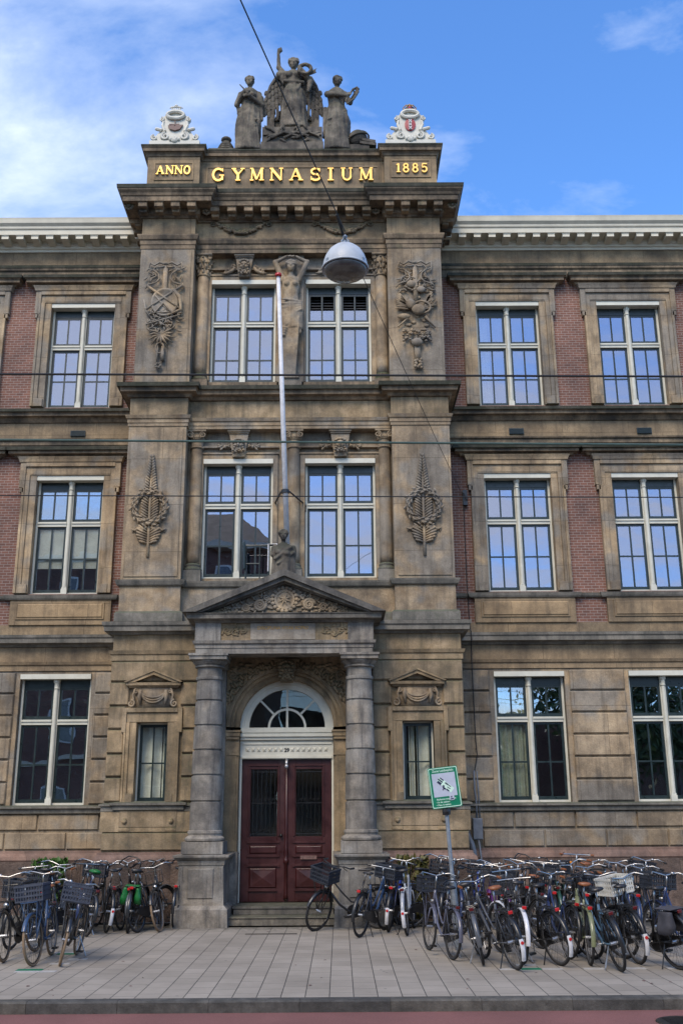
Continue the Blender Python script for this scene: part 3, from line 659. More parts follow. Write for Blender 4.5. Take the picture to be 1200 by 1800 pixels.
# --- bay, upper storeys: pilasters, recessed centre
def bay_path(o, i, y0, y1): return [(-o,WY),(-o,y0),(-i,y0),(-i,y1),(i,y1),(i,y0),(o,y0),(o,WY)]
PB = bay_path(3.48,2.22,0,.2)
def BS(prof, name, mat, path=None): return MB().sweep(path or PB, prof).build(name, M[mat], B)
BS([(-.25,5.73),(.07,5.73),(.07,5.90),(.03,5.945),(-.25,5.95)], 'pedestal_base', 'ledge')
BS([(-.25,5.945),(.0,5.945),(.0,6.48),(-.25,6.48)], 'pedestal_course', 'sandplain')
BS([(-.25,6.48),(.04,6.48),(.06,6.50),(.09,6.565),(.10,6.60),(-.25,6.625)], 'sill_course', 'ledge')
for s in (-1,1):
    q = MB(); q.box(min(s*2.23,s*3.48),max(s*2.23,s*3.48),0,WY+.02,6.60,10.04); q.box(min(s*2.30,s*3.42),max(s*2.30,s*3.42),-.02,.0-.001,6.68,9.98)
    q.build('pilaster', M['sand'], B)
    q = MB(); q.box(min(s*2.215,s*3.44),max(s*2.215,s*3.44),0,WY+.02,10.9,14.41); q.box(min(s*2.28,s*3.38),max(s*2.28,s*3.38),-.02,-.001,11.05,14.35)
    q.build('pilaster', M['sand'], B)
BS([(-.25,10.03),(.02,10.03),(.02,10.10),(.035,10.105),(.035,10.19),(.06,10.20),(.085,10.27),(-.25,10.285)], 'architrave', 'sandplain')
BS([(-.25,10.28),(.0,10.28),(.0,10.69),(-.25,10.69)], 'frieze', 'warm')
BS([(-.25,10.69),(.05,10.70),(.09,10.765),(.19,10.78),(.20,10.865),(.245,10.89),(.265,10.955),(-.25,11.0)], 'storey_cornice', 'dark')
BS([(.1,10.875),(.262,10.875),(.271,10.963),(.1,10.985)], 'cornice_capping', 'moss')
PC = bay_path(3.44,2.215,0,.2)
BS([(-.25,14.40),(.015,14.40),(.015,14.50),(.03,14.505),(.03,14.61),(.06,14.63),(.09,14.71),(.09,14.745),(-.25,14.76)], 'architrave', 'dark', PC)
BS([(-.25,14.75),(.0,14.75),(.0,15.21),(-.25,15.21)], 'frieze', 'frieze', PC)
BS([(-.3,15.20),(.04,15.20),(.05,15.25),(.09,15.27),(.10,15.33),(.10,15.41),(.40,15.415),(.405,15.53),(.43,15.545),(.45,15.60),(.50,15.65),(.52,15.72),(.525,15.77),(.35,15.81),(-.3,15.87)], 'main_cornice', 'dark', PC)
BS([(.3,15.67),(.523,15.69),(.532,15.778),(.3,15.822)], 'cornice_capping', 'moss', PC)
# modillions and corner rosettes under the main cornice
mb = MB().box(-.10,.10,-.37,-.095,.0,.12); mb.box(-.112,.112,-.38,-.095,.095,.121); mb.box(-.085,.085,-.25,-.095,-.07,.0)
first = mb.build('cornice_bracket', M['dark'], B, bevel=.01); used=False
for X,Y in [(s*x,0.) for s in (-1,1) for x in (3.39,3.02,2.64,2.27)]+[(-1.76+.39*i,.2) for i in range(10)]:
    if not used: first.location=(X,Y,15.29); used=True
    else: copyobj(first, B, (X,Y,15.29))
for s in (-1,1):
    for yy in (.42,.84,1.25):
        c = copyobj(first, B, (s*3.44,yy,15.29)); c.rotation_euler=(0,0,s*PI/2)
r0=None
for X in (-3.72,-1.96,1.96,3.72):
    if r0 is None:
        q = MB(); 
        for k in range(8): q.ell((.075*cos(k*PI/4),-.0,.075*sin(k*PI/4)-.0),(.04,.03,.04))
        q.ell((0,-.02,0),(.045,.04,.045)); r0=q.build('cornice_rosette', M['dark'], B, smooth=True); r0.location=(X,-.25,15.37)
    else: copyobj(r0,B,(X,-.25 if abs(X)>2.5 else -.05,15.37))
# recessed centre walls with the four bay windows
CY = .42
bw3 = [(-1.845,-.345,11.24,13.80),(.33,1.84,11.24,13.80)]; bw2 = [(-1.89,-.355,6.73,9.40),(.33,1.875,6.73,9.40)]
q = MB(); wall(q,-2.25,2.25,6.5,10.3,CY,bw2,.3); q.build('bay_wall', M['sandplain'], B)
q = MB(); wall(q,-2.25,2.25,10.9,14.6,CY,bw3,.3); q.build('bay_wall', M['sandplain'], B)
BS([(-.3,10.985),(.0,10.985),(.0,11.2),(-.3,11.2)],'window_sill','dark',[(-2.22,.30),(2.22,.30)])
for (a,b,z0,z1) in bw3+bw2:
    s = MB()
    for x0_,x1_ in ((a-.10,a+.005),(b-.005,b+.10)): s.box(x0_,x1_,CY-.05,CY+.2,z0,z1+.10)
    s.box(a+.005,b-.005,CY-.05,CY+.2,z1-.004,z1+.10); s.box(a-.12,b+.12,CY-.075,CY,z1+.10,z1+.14); 
    s.box(a-.14,b+.14,CY-.05,CY,z1+.22,z1+.26) if False else s.box(a-.12,b+.12,CY-.09,CY,z1+.245,z1+.285)
    s.build('window_surround', M['sandplain'], B, bevel=.005)
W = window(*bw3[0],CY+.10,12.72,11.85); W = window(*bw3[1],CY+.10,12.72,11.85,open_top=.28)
W['label']='window whose top sashes stand open'
for k in range(14): pass
vb = MB()
for k in range(12): vb.box(.40,1.78,CY+.26,CY+.285,12.86+k*.07,12.875+k*.07)
vb.build('slatted_blind', M['black'], W)
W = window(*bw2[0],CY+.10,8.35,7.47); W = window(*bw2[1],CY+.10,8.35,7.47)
# --- engaged columns
def relief_capital_ionic(x, y, z0, r, comp=False):
    q = MB()
    q.lathe([(r*1.0,z0-.42),(r*1.12,z0-.40),(r*1.0,z0-.375),(r*.98,z0-.23),(r*1.15,z0-.22),(r*1.2,z0-.16),(r*1.0,z0-.14),(r*1.0,z0-.04)], (x,y,0), 16)
    q.box(x-r*1.45,x+r*1.45,y-r*1.3,y+.1,z0-.045,z0-.002)
    for sg in (-1,1): q.spiral((x+sg*r*1.0,y-r*1.15,z0-.12), r*.52, 1.6, .02, flip=sg, a0=PI/2)
    for k in range(5): q.ell((x+(k-2)*r*.32,y-r*1.2,z0-.17),(.018,.02,.035))
    return q.build('capital', M['sandplain'], B, smooth=False)
for x in (-2.035,.095,2.075):
    r=.14; y=CY-.05
    q = MB(); q.lathe([(r*1.02,7.02),(r,7.2),(r*.9,9.62),(r*.9,9.66)], (x,y,0), 20); q.build('column', M['sandplain'], B, smooth=True)
    q = MB(); q.lathe([(r*1.3,6.86),(r*1.4,6.89),(r*1.3,6.93),(r*1.1,6.95),(r*1.2,6.985),(r*1.05,7.02)],(x,y,0),20); q.box(x-r*1.35,x+r*1.35,y-r*1.35,CY,6.62,6.86); q.build('column_base', M['ledge'], B)
    relief_capital_ionic(x,y,10.03,r)
def corinthian(x,y,z1,r):
    q = MB(); q.lathe([(r,z1-.55),(r*1.15,z1-.52),(r,z1-.49),(r*1.0,z1-.3),(r*1.3,z1-.06)],(x,y,0),14)
    q.box(x-r*1.45,x+r*1.45,y-r*1.45,y+.1,z1-.055,z1-.003)
    for row,(zz,rr,n,h) in enumerate(((z1-.44,1.05,8,.07),(z1-.30,1.15,8,.08),(z1-.17,1.3,8,.07))):
        for k in range(n):
            a = 2*PI*(k+.5*row)/n
            if sin(a)>.3: continue
            q.ell((x+r*rr*cos(a),y+r*rr*sin(a),zz),(.035,.035,h)); q.ell((x+r*(rr+.25)*cos(a),y+r*(rr+.25)*sin(a),zz+h*.75),(.03,.03,.02))
    for sg in (-1,1): q.spiral((x+sg*r*1.15,y-r*1.2,z1-.11), .05, 1.3, .016, flip=sg, a0=PI/2)
    return q.build('capital', M['sandplain'], B, smooth=True)
for x in (-2.035,2.07):
    r=.14; y=CY-.05
    q = MB(); q.lathe([(r*1.0,11.4),(r,11.6),(r*.92,13.86)], (x,y,0), 20); q.build('column', M['sandplain'], B, smooth=True)
    q = MB(); q.lathe([(r*1.3,11.22),(r*1.4,11.25),(r*1.3,11.3),(r*1.1,11.32),(r*1.2,11.36),(r*1.0,11.40)],(x,y,0),20); q.box(x-r*1.35,x+r*1.35,y-r*1.35,CY,10.98,11.22); q.build('column_base', M['dark'], B)
    corinthian(x,y,14.40,r)
# --- attic with the lettering
PA = [(-3.40,WY+.6),(-3.40,0),(-2.17,0),(-2.17,.2),(2.19,.2),(2.19,0),(3.42,0),(3.42,WY+.6)]
q = MB(); q.sweep(PA, [(-.5,15.80),(.0,15.80),(.0,16.88),(-.5,16.88)]); q.build('attic_wall', M['frieze'], B)
BS([(-.5,16.88),(.02,16.88),(.04,16.93),(.07,16.96),(.11,16.97),(.115,17.04),(.14,17.07),(.15,17.12),(-.5,17.15)], 'attic_cornice', 'dark', PA)
BS([(0,17.085),(.153,17.085),(.155,17.125),(0,17.14)], 'cornice_capping', 'moss', PA)
MB().box(-3.3,3.3,.3,4.5,15.8,17.08).build('attic_roof', M['dark'], B)

def frame_panel(x0,x1,z0,z1,y,name='inscription_panel'):
    q = MB(); t=.03
    q.box(x0-t,x1+t,y-.022,y-.001,z1,z1+t); q.box(x0-t,x1+t,y-.022,y-.001,z0-t,z0); q.box(x0-t,x0,y-.022,y-.001,z0,z1); q.box(x1,x1+t,y-.022,y-.001,z0,z1)
    q.box(x0,x1,y-.006,y-.001,z0,z1)
    return q.build(name, M['frieze'], B)
# serif letters drawn as strokes in a unit box (height 1)
def strokes(ch):
    T=.17; th=.085
    L=[]
    def st(a,b,t=T): L.append((a,b,t))
    def se(x,z,w=.26): L.append(((x-w/2,z),(x+w/2,z),.075))
    def ar(cx,cz,rx,rz,a0,a1,t=T,n=14): 
        p=[(cx+rx*cos(a0+(a1-a0)*i/n),cz+rz*sin(a0+(a1-a0)*i/n)) for i in range(n+1)]; L.append((p,None,t))
    if ch=='I': st((.18,.04),(.18,.96)); se(.18,.04,.36); se(.18,.96,.36); w=.36
    elif ch=='N': st((.12,.04),(.12,.96),th); st((.10,.96),(.72,.04)); st((.72,.04),(.72,.96),th); se(.12,.04); se(.10,.96,.24); se(.72,.96); w=.84
    elif ch=='M': st((.12,.04),(.14,.96),th); st((.14,.96),(.46,.10),.15); st((.46,.10),(.78,.96),th); st((.80,.96),(.80,.04)); se(.12,.04); se(.1,.96,.2); se(.80,.04,.34); se(.84,.96,.2); w=.94
    elif ch=='A': st((.12,.04),(.42,.96),th); st((.42,.96),(.74,.04)); st((.24,.34),(.62,.34),.07); se(.12,.04); se(.74,.04,.32); w=.88
    elif ch=='Y': st((.10,.96),(.40,.48)); st((.72,.96),(.40,.48),th); st((.40,.48),(.40,.04)); se(.12,.96,.3); se(.70,.96,.26); se(.40,.04,.34); w=.84
    elif ch=='U': st((.16,.96),(.16,.36)); ar(.42,.36,.26,.32,PI,2*PI,.12); st((.68,.36),(.68,.96),th); se(.16,.96,.32); se(.68,.96); w=.84
    elif ch=='G': ar(.46,.5,.36,.46,math.radians(48),math.radians(318),.15,20); st((.76,.74),(.76,.98),.07); st((.74,.06),(.74,.44),.15); se(.70,.44,.34); w=.92
    elif ch=='S': ar(.40,.72,.26,.235,math.radians(30),math.radians(262),.13,14); ar(.40,.27,.28,.235,math.radians(82),math.radians(-150),.15,14); st((.66,.70),(.66,.97),.06); st((.12,.04),(.12,.32),.06); w=.80
    elif ch=='O': ar(.42,.5,.33,.44,0,2*PI,.15,24); w=.84
    elif ch=='1': st((.26,.04),(.26,.96)); st((.10,.80),(.26,.95),.09); se(.26,.04,.38); w=.46
    elif ch=='8': ar(.36,.73,.22,.2,0,2*PI,.14,18); ar(.36,.27,.26,.24,0,2*PI,.15,18); w=.72
    elif ch=='5': st((.14,.92),(.66,.92),.13); st((.17,.92),(.15,.56),.08); ar(.36,.32,.26,.28,math.radians(140),math.radians(-150),.15,16); w=.70
    return L,w
def letter(ch, x, z, h, wide, y, parent, mat, dep=.05):
    L,w = strokes(ch); sx = wide/w; mb = MB(); k=0
    for a,b,t in L:
        pts = a if b is None else [a,b]
        P=[(x+p[0]*sx, z+p[1]*h) for p in pts]; n=len(P)
        inn=[];out=[]
        for i in range(n):
            dx=P[min(i+1,n-1)][0]-P[max(i-1,0)][0]; dz=P[min(i+1,n-1)][1]-P[max(i-1,0)][1]; l=math.hypot(dx,dz) or 1
            if b is None and math.hypot(pts[0][0]-pts[-1][0],pts[0][1]-pts[-1][1])<1e-6 and i in (0,n-1):
                dx=P[1][0]-P[n-2][0]; dz=P[1][1]-P[n-2][1]; l=math.hypot(dx,dz)
            tt=t*h*.5; inn.append((P[i][0]-dz/l*tt,P[i][1]+dx/l*tt)); out.append((P[i][0]+dz/l*tt,P[i][1]-dx/l*tt))
        mb.band(inn,out,y-dep-.0015*k,y); k+=1
    return mb.build('letter', mat, parent)
IP = frame_panel(-3.21,-2.34,16.26,16.68,0); IP['label']='framed panel with the gilded word ANNO'
for ch,x,w in (('A',-3.19,.20),('N',-2.96,.19),('N',-2.75,.19),('O',-2.54,.16)): letter(ch,x,16.37,.235,w,-.012,IP,M['gold'],.035)
IP = frame_panel(2.37,3.25,16.31,16.73,0); IP['label']='framed panel with the gilded year 1885'
for ch,x,w in (('1',2.45,.12),('8',2.62,.15),('8',2.84,.15),('5',3.05,.15)): letter(ch,x,16.40,.25,w,-.012,IP,M['gold'],.035)
IP = frame_panel(-2.0,2.03,16.16,16.70,.2); IP['label']='long framed panel with the gilded word GYMNASIUM'
for ch,x,w in (('G',-1.90,.31),('Y',-1.42,.30),('M',-.99,.32),('N',-.52,.31),('A',-.06,.32),('S',.415,.29),('I',.85,.14),('U',1.16,.29),('M',1.60,.32)): letter(ch,x,16.31,.345,w,.188,IP,M['gold'],.055)

# ------------------------------------------------------------------ entrance
q = MB()      # central wall behind the portico with the arched opening
zc0 = 3.60
n = 24
arc_o = arc(0,zc0,1.12,0,PI,n)
pts = [(1.25,zc0)]+[(1.25,4.95),(-1.25,4.95),(-1.25,zc0)]
outer = []
for i in range(n+1):
    a = PI*i/n; c_, s_ = cos(a), sin(a)
    k = min(1.25/abs(c_) if abs(c_)>1e-6 else 9, 1.35/s_ if s_>1e-6 else 9); outer.append((k*c_, zc0+k*s_))
q.band(arc_o, outer, .0, .12)
q.build('spandrel_wall', M['warm'], B)
q = MB()
q.band(arc(0,zc0,.94,0,PI,n), arc(0,zc0,1.12,0,PI,n), .10, .30)
for rr,yy in ((1.15,-.03),(1.085,.035),(.985,.085)): q.band(arc(0,zc0,rr-.033,0,PI,n), arc(0,zc0,rr+.031,0,PI,n), yy, yy+.1)
q.build('arch', M['warm'], B)
for s in (-1,1):
    q = MB(); q.box(min(s*.94,s*1.30),max(s*.94,s*1.30),.05,.4,.0,3.36); q.box(min(s*.985,s*1.27),max(s*.985,s*1.27),.03,.05,1.25,3.04); q.box(min(s*.90,s*.94),max(s*.90,s*.94),.3,.4,0,3.36)
    q.build('door_jamb', M['warm'], B)
    q = MB(); q.box(min(s*.92,s*1.34),max(s*.92,s*1.34),-.02,.32,3.42,3.50); q.box(min(s*.94,s*1.32),max(s*.94,s*1.32),.0,.32,3.36,3.42); q.box(min(s*.90,s*1.36),max(s*.90,s*1.36),-.04,.32,3.50,3.535); q.build('impost', M['warm'], B); MB().box(min(s*.93,s*1.31),max(s*.93,s*1.31),.02,.32,3.05,3.09).build('jamb_band', M['warm'], B)
    q = MB(); q.box(min(s*.915,s*1.40),max(s*.915,s*1.40),-.02,.38,0,1.24); q.build('jamb_base', M['blue'], B)
    # carved leaves in the spandrels
    q = MB()
    for i in range(26):
        a = math.radians(18+i*2.6); rr = 1.27+.05*sin(i*1.7)
        x,z = s*rr*cos(a), zc0+rr*sin(a)*.93
        if z>4.86 or abs(x)>1.24: 
            x = s*min(abs(x),1.2); z=min(z,4.84)
        q.leaf((x,-.015,z), a if s>0 else PI-a, .16, .06, .025); q.leaf((x,-.02,z), (a+1.2) if s>0 else PI-a-1.2, .15, .055, .025)
    for i in range(14):
        q.ell((s*(.55+.62*random.random()), -.01, 4.72+.14*random.random()), (.05,.03,.035))
    q.spiral((s*1.08,-.01,4.62),.10,1.5,.022,flip=s)
    q.build('spandrel_carving', M['warm'], B, smooth=True)
q = MB(); q.poly([(-.20,4.92),(.20,4.92),(.125,4.48),(-.125,4.48)], -.16, .1); q.box(-.25,.25,-.2,.1,4.88,4.925)
q.build('keystone', M['warm'], B)
def mask(cx, y, cz, w, h, name='carved_mask', beard=True, mat='sandplain'):
    q = MB(); r=w/2
    q.ell((cx,y,cz),(r*.72,r*.6,h*.40)); q.ell((cx,y-r*.5,cz+h*.16),(r*.5,r*.25,h*.10))
    q.cap((cx,y-r*.58,cz+h*.12),(cx,y-r*.85,cz-h*.04),r*.10,r*.16)
    for s in (-1,1):
        q.ell((cx+s*r*.36,y-r*.5,cz-h*.02),(r*.22,r*.2,h*.09)); q.ell((cx+s*r*.28,y-r*.62,cz+h*.12),(r*.2,r*.1,h*.025))
        for k in range(5): q.ell((cx+s*r*(.62+.12*sin(k*2)),y-r*.25,cz+h*(.3-.15*k)),(r*.24,r*.24,h*.08))
    for k in range(7): q.ell((cx+r*.62*cos(PI*k/6),y-r*.35,cz+h*(.30+.09*sin(PI*k/6))),(r*.2,r*.2,h*.07))
    if beard:
        for k in range(15):
            q.ell((cx+r*.55*math.cos(k*2.4)*(.4+.04*k),y-r*.5,cz-h*(.22+.016*k)),(r*.16,r*.16,h*.05))
        q.ell((cx,y-r*.6,cz-h*.12),(r*.36,r*.14,h*.03))
    return q.build(name, M[mat], B, smooth=True)
mask(0,-.18,4.70,.34,.42,'keystone_mask',mat='warm')
# white lintel, cornice and fanlight
q = MB()
q.box(-.93,.93,.26,.42,2.985,3.36); q.box(-.90,.90,.235,.26,3.0,3.04); q.box(-.90,.90,.24,.26,3.27,3.31)
for z0,z1,p in ((3.36,3.42,.06),(3.42,3.47,.10),(3.47,3.50,.07),(3.50,3.56,.09),(3.56,3.60,.05)): q.box(-.925,.925,.26-p,.42,z0,z1)
for i in range(15):
    if i==7: continue
    x=-.78+i*.1114; q.add([(x-.042,.262,3.12),(x+.042,.262,3.12),(x+.042,.262,3.21),(x-.042,.262,3.21),(x,.228,3.165)],[(0,1,4),(1,2,4),(2,3,4),(3,0,4)])
q.box(-.935,-.895,.27,.4,.30,2.985); q.box(.895,.935,.27,.4,.30,2.985)
LNT = q.build('door_surround', M['white'], B)
text_mesh('house_number','29',.10,M['black'],LNT,Matrix.Translation((0,.256,3.125)) @ Matrix.Rotation(PI/2,4,'X'),.002,.004)
q = MB()
q.band(arc(0,zc0,.765,0,PI,n), arc(0,zc0,.935,0,PI,n), .27, .36); q.band(arc(0,zc0,.86,0,PI,n), arc(0,zc0,.95,0,PI,n), .24, .27)
q.band(arc(0,zc0,.345,0,PI,16), arc(0,zc0,.39,0,PI,16), .29, .34)
q.box(-.022,.022,.285,.345,zc0,zc0+.77)
for a in (PI*.25,PI*.75):
    q.add([(.38*cos(a)-.02*sin(a)*sg,y,zc0+.38*sin(a)+.02*cos(a)*sg) for sg in (-1,1) for y in (.29,.34)]+[(.78*cos(a)-.02*sin(a)*sg,y,zc0+.78*sin(a)+.02*cos(a)*sg) for sg in (-1,1) for y in (.29,.34)],
          [(0,1,3,2),(4,6,7,5),(0,4,5,1),(2,3,7,6),(0,2,6,4),(1,5,7,3)])
FL = q.build('fanlight', M['white'], B)
MB().poly(arc(0,zc0,.78,0,PI,n), .315, .322).build('pane', M['doorglass'], FL)
# the double door: two leaves
for s in (-1,1):
    a,b = (-.89,-.012) if s<0 else (.012,.885)
    q = MB(); y=.33
    gx0,gx1 = (-.715,-.185) if s<0 else (.185,.70)
    q.box(a,gx0,y,y+.06,.31,2.975); q.box(gx1,b,y,y+.06,.31,2.975); q.box(gx0,gx1,y,y+.06,2.79,2.975); q.box(gx0,gx1,y,y+.06,.31,1.51)
    for z0,z1 in ((2.85,2.88),(1.38,1.42),(1.12,1.16),(.94,1.0)): 
        q.box(gx0-.06,gx1+.06,y-.02,y,z0,z1)
    for x in (gx0-.05,gx1+.02): q.box(x,x+.03,y-.02,y,1.51,2.85)
    for z0,z1 in ((1.19,1.34),(.56,.93)): q.bevblock(gx0,gx1,y-.02,y,z0,z1,.02)
    cx=(gx0+gx1)/2; q.add([(cx-.2,y-.021,.60),(cx+.2,y-.021,.60),(cx+.2,y-.021,.88),(cx-.2,y-.021,.88),(cx,y-.04,.74)],[(0,1,4),(1,2,4),(2,3,4),(3,0,4)])
    for z0,z1 in ((.50,.53),(.955,.985)): q.box(gx0-.02,gx1+.02,y-.035,y-.02,z0,z1)
    D = q.build('door_leaf', M['door'], B, bevel=.004)
    MB().box(gx0-.001,gx1+.001,y+.03,y+.038,1.50,2.80).build('pane', M['doorglass'], D)
    g = MB()
    for i in range(6): 
        x=gx0+.05+i*(gx1-gx0-.1)/5; g.tube([(x,y+.012,1.52),(x,y+.012,2.78)],.007,5)
    for z in (1.56,2.14,2.74): g.box(gx0,gx1,y+.005,y+.02,z-.008,z+.008)
    for i in range(5):
        x=gx0+.1+i*(gx1-gx0-.1)/5; g.spiral((x,y+.012,2.2),.035,1.2,.006); g.spiral((x,y+.012,1.62),.035,1.2,.006)
    g.build('grille', M['black'], D)
    if s<0: MB().ell((-.10,y-.05,1.53),(.032,.04,.032)).build('handle', M['black'], D, smooth=True)
    else: MB().box(.28,.60,y-.03,y-.018,1.08,1.15).build('letter_slot', M['shipbrown'], D, bevel=.004)
q = MB(); q.lathe([(.0,.36),(.05,.36),(.035,.44),(.035,1.0),(.055,1.02),(.055,1.08),(.03,1.12),(.05,1.2),(.035,1.28),(.03,1.5),(.03,2.95),(0,2.96)], (0,.325,0), 10); q.build('door_astragal', M['door'], B, smooth=True)
q = MB(); q.cap((0,.25,2.97),(0,.2,2.90),.03,.035); q.ell((0,.19,2.84),(.045,.045,.05)); q.build('porch_lamp', M['alu'], B, smooth=True)
q = MB(); q.box(-1.0,.99,-1.06,.3,-.2,.0) ; q.box(-.97,.96,-.86,.3,0,.145); q.box(-.99,.98,-.88,.3,.125,.147); q.box(-.93,.93,-.42,.4,.147,.27); q.box(-.95,.95,-.44,.35,.25,.295)
q.build('entrance_steps', M['bluedark'], B, bevel=.006)
# --- portico
for s,cx in ((-1,-1.47),(1,1.45)):
    cy = -.66
    q = MB()
    q.add([(cx-.51,cy-.51,0),(cx+.51,cy-.51,0),(cx+.51,.1,0),(cx-.51,.1,0),(cx-.50,cy-.50,.30),(cx+.50,cy-.50,.30),(cx+.50,.1,.30),(cx-.50,.1,.30),(cx-.43,cy-.43,.37),(cx+.43,cy-.43,.37),(cx+.43,.1,.37),(cx-.43,.1,.37)],
          [(0,1,5,4),(1,2,6,5),(2,3,7,6),(3,0,4,7),(4,5,9,8),(5,6,10,9),(6,7,11,10),(7,4,8,11),(8,9,10,11),(0,3,2,1)])
    q.add([(cx-.425,cy-.425,.37),(cx+.425,cy-.425,.37),(cx+.425,.08,.37),(cx-.425,.08,.37),(cx-.405,cy-.405,1.06),(cx+.405,cy-.405,1.06),(cx+.405,.08,1.06),(cx-.405,.08,1.06)],[(0,1,5,4),(1,2,6,5),(2,3,7,6),(3,0,4,7),(4,5,6,7)])
    q.box(cx-.40,cx-.33,cy-.425,cy-.40,.43,1.03); q.box(cx+.33,cx+.40,cy-.425,cy-.40,.43,1.03); q.bevblock(cx-.24,cx+.24,cy-.44,cy-.40,.475,1.0,.022)
    q.sweep([(cx-.40,.07),(cx-.40,cy-.40),(cx+.40,cy-.40),(cx+.40,.07)], [(-.2,1.055),(.02,1.055),(.03,1.13),(.06,1.15),(.105,1.19),(.11,1.225),(-.2,1.245)])
    q.box(cx-.3,cx+.3,cy-.3,0,1.05,1.24)
    q.build('pedestal', M['blue'], B)
    q = MB(); q.box(cx-.38,cx+.38,cy-.38,cy+.38,1.245,1.455)
    q.lathe([(.34,1.455),(.37,1.475),(.375,1.51),(.345,1.54),(.315,1.555),(.31,1.585),(.325,1.60),(.32,1.64),(.292,1.655)],(cx,cy,0),32); q.build('column_base', M['blue'], B)
    prof = [(.292,1.655)]; js = [2.17,2.65,3.11,3.57,4.04]
    R = lambda z: .292-(.292-.236)*((z-1.65)/3.0)**1.3
    for j in js: prof += [(R(j)+.008,j-.022),(R(j)-.018,j-.012),(R(j)-.018,j+.012),(R(j)+.008,j+.022)]
    prof += [(R(4.42),4.43),(.262,4.44),(.268,4.47),(.262,4.50),(.236,4.505),(.236,4.66),(.25,4.67)]
    MB().lathe(prof,(cx,cy,0),40).build('column', M['blue'], B, smooth=True).modifiers.new('e','EDGE_SPLIT').split_angle = .6
    q = MB(); q.lathe([(.25,4.665),(.29,4.68),(.29,4.705),(.27,4.715),(.30,4.74),(.335,4.78),(.34,4.81)],(cx,cy,0),32); q.box(cx-.36,cx+.36,cy-.36,cy+.36,4.81,4.88); q.box(cx-.385,cx+.385,cy-.385,cy+.385,4.88,4.925); q.build('capital', M['blue'], B)
    # respond pilaster on the wall behind
    q = MB(); q.box(cx-.26,cx+.26,-.10,.02,1.25,4.92)
    for j in js: q.box(cx-.265,cx+.265,-.105,-.0,j+.012,j+.455 if j<4 else 4.5)
    q.box(cx-.30,cx+.30,-.16,.0,4.72,4.92); q.build('respond_pilaster', M['blue'], B)
# entablature of the portico (beam, frieze, cornice)
ox = -.01
ep = [(ox-1.72,.05),(ox-1.72,-.92),(ox+1.72,-.92),(ox+1.72,.05)]
q = MB(); q.sweep(ep, [(-.52,4.925),(.0,4.925),(.0,5.03),(.015,5.035),(.015,5.10),(.05,5.12),(.065,5.175),(-.52,5.19)])
q.box(ox-1.2,ox+1.2,-.4,.0,4.985,5.05)
q.build('portico_beam', M['blue'], B)
q = MB(); q.sweep(ep, [(-.5,5.19),(-.03,5.19),(-.03,5.53),(-.5,5.53)])
q.build('portico_frieze', M['warm'], B)
for sx in (-1.49,1.49): MB().box(ox+sx-.25,ox+sx+.25,-.925,-.86,5.185,5.53).build('frieze_block', M['blue'], B)
q = MB(); q.box(ox-.66,ox+.60,-.905,-.88,5.20,5.52)
IPn = q.build('inscription_panel', M['pale'], B); IPn['label'] = 'pale panel with a worn gilded Latin inscription'
text_mesh('inscription','DISCIPLINA VITAE SCIPIO',.088,M['goldold'],IPn,Matrix.Translation((ox-.03,-.907,5.40)) @ Matrix.Rotation(PI/2,4,'X'),.003,.002)
for s in (-1,1):
    q = MB(); c0 = ox+s*.97
    for k in range(3): q.spiral((c0+s*(k-1)*.16,-.90,5.36+.03*(-1)**k),.075,1.3,.016,flip=s*(-1)**k)
    for k in range(10): q.leaf((c0+(random.random()-.5)*.5,-.90,5.27+random.random()*.2),random.random()*6,.12,.045,.015)
    q.build('frieze_scrollwork', M['warm'], B, smooth=True)
q = MB(); q.sweep(ep, [(-.5,5.53),(.02,5.53),(.04,5.57),(.10,5.585),(.17,5.59),(.175,5.665),(.195,5.68),(.20,5.695),(-.5,5.70)])
# gable mouldings of the pediment
ax, az = ox, 6.44
def rake(x_out, z_out, apex, t, yf, yb):
    for s in (-1,1):
        q.add([(ox+s*x_out,yf,z_out),(ox,yf,apex),(ox,yf,apex-t),(ox+s*(x_out-t*2.1 if x_out-t*2.1>0 else 0),yf,z_out),(ox+s*x_out,yb,z_out),(ox,yb,apex),(ox,yb,apex-t),(ox+s*(x_out-t*2.1),yb,z_out)],
              [(0,1,2,3),(7,6,5,4),(0,4,5,1),(1,5,6,2),(2,6,7,3),(3,7,4,0)])
rake(1.98,5.705,6.545,.13,-1.20,-.0)
rake(1.83,5.703,6.425,.10,-1.13,-.0)
rake(1.70,5.701,6.345,.05,-1.03,-.0)
q.poly([(ox-1.72,5.695),(ox+1.72,5.695),(ox,6.36)],-.90,.1)
q.build('pediment', M['bluedark'], B)
q = MB(); q.poly([(ox-1.52,5.70),(ox+1.52,5.70),(ox,6.30)],-.925,-.9); q.build('tympanum', M['sandplain'], B)
q = MB(); cz=5.985
q.lathe([(0,.012),(.15,.012),(.155,.03),(.20,.035),(.205,0)],(0,0,0),28,M=Matrix.Translation((ox,-.93,cz)) @ Matrix.Rotation(PI/2,4,'X'))
q.build('medallion', M['sandplain'], B); q = MB()
sm_ = MB()
for k in range(8):
    a=PI/8+k*PI/4; sm_.add([(ox,-.985,cz),(ox+.13*cos(a),-.965,cz+.13*sin(a)),(ox+.05*cos(a+.4),-.962,cz+.05*sin(a+.4)),(ox+.05*cos(a-.4),-.962,cz+.05*sin(a-.4)),(ox+.13*cos(a),-.955,cz+.13*sin(a))],[(0,2,1),(0,1,3),(1,2,4),(1,4,3)])
sm_.build('medallion_star', M['sandplain'], B)
for k in range(18):
    a=2*PI*k/18; q.ell((ox+.24*cos(a),-.95,cz+.235*sin(a)),(.045,.03,.04))
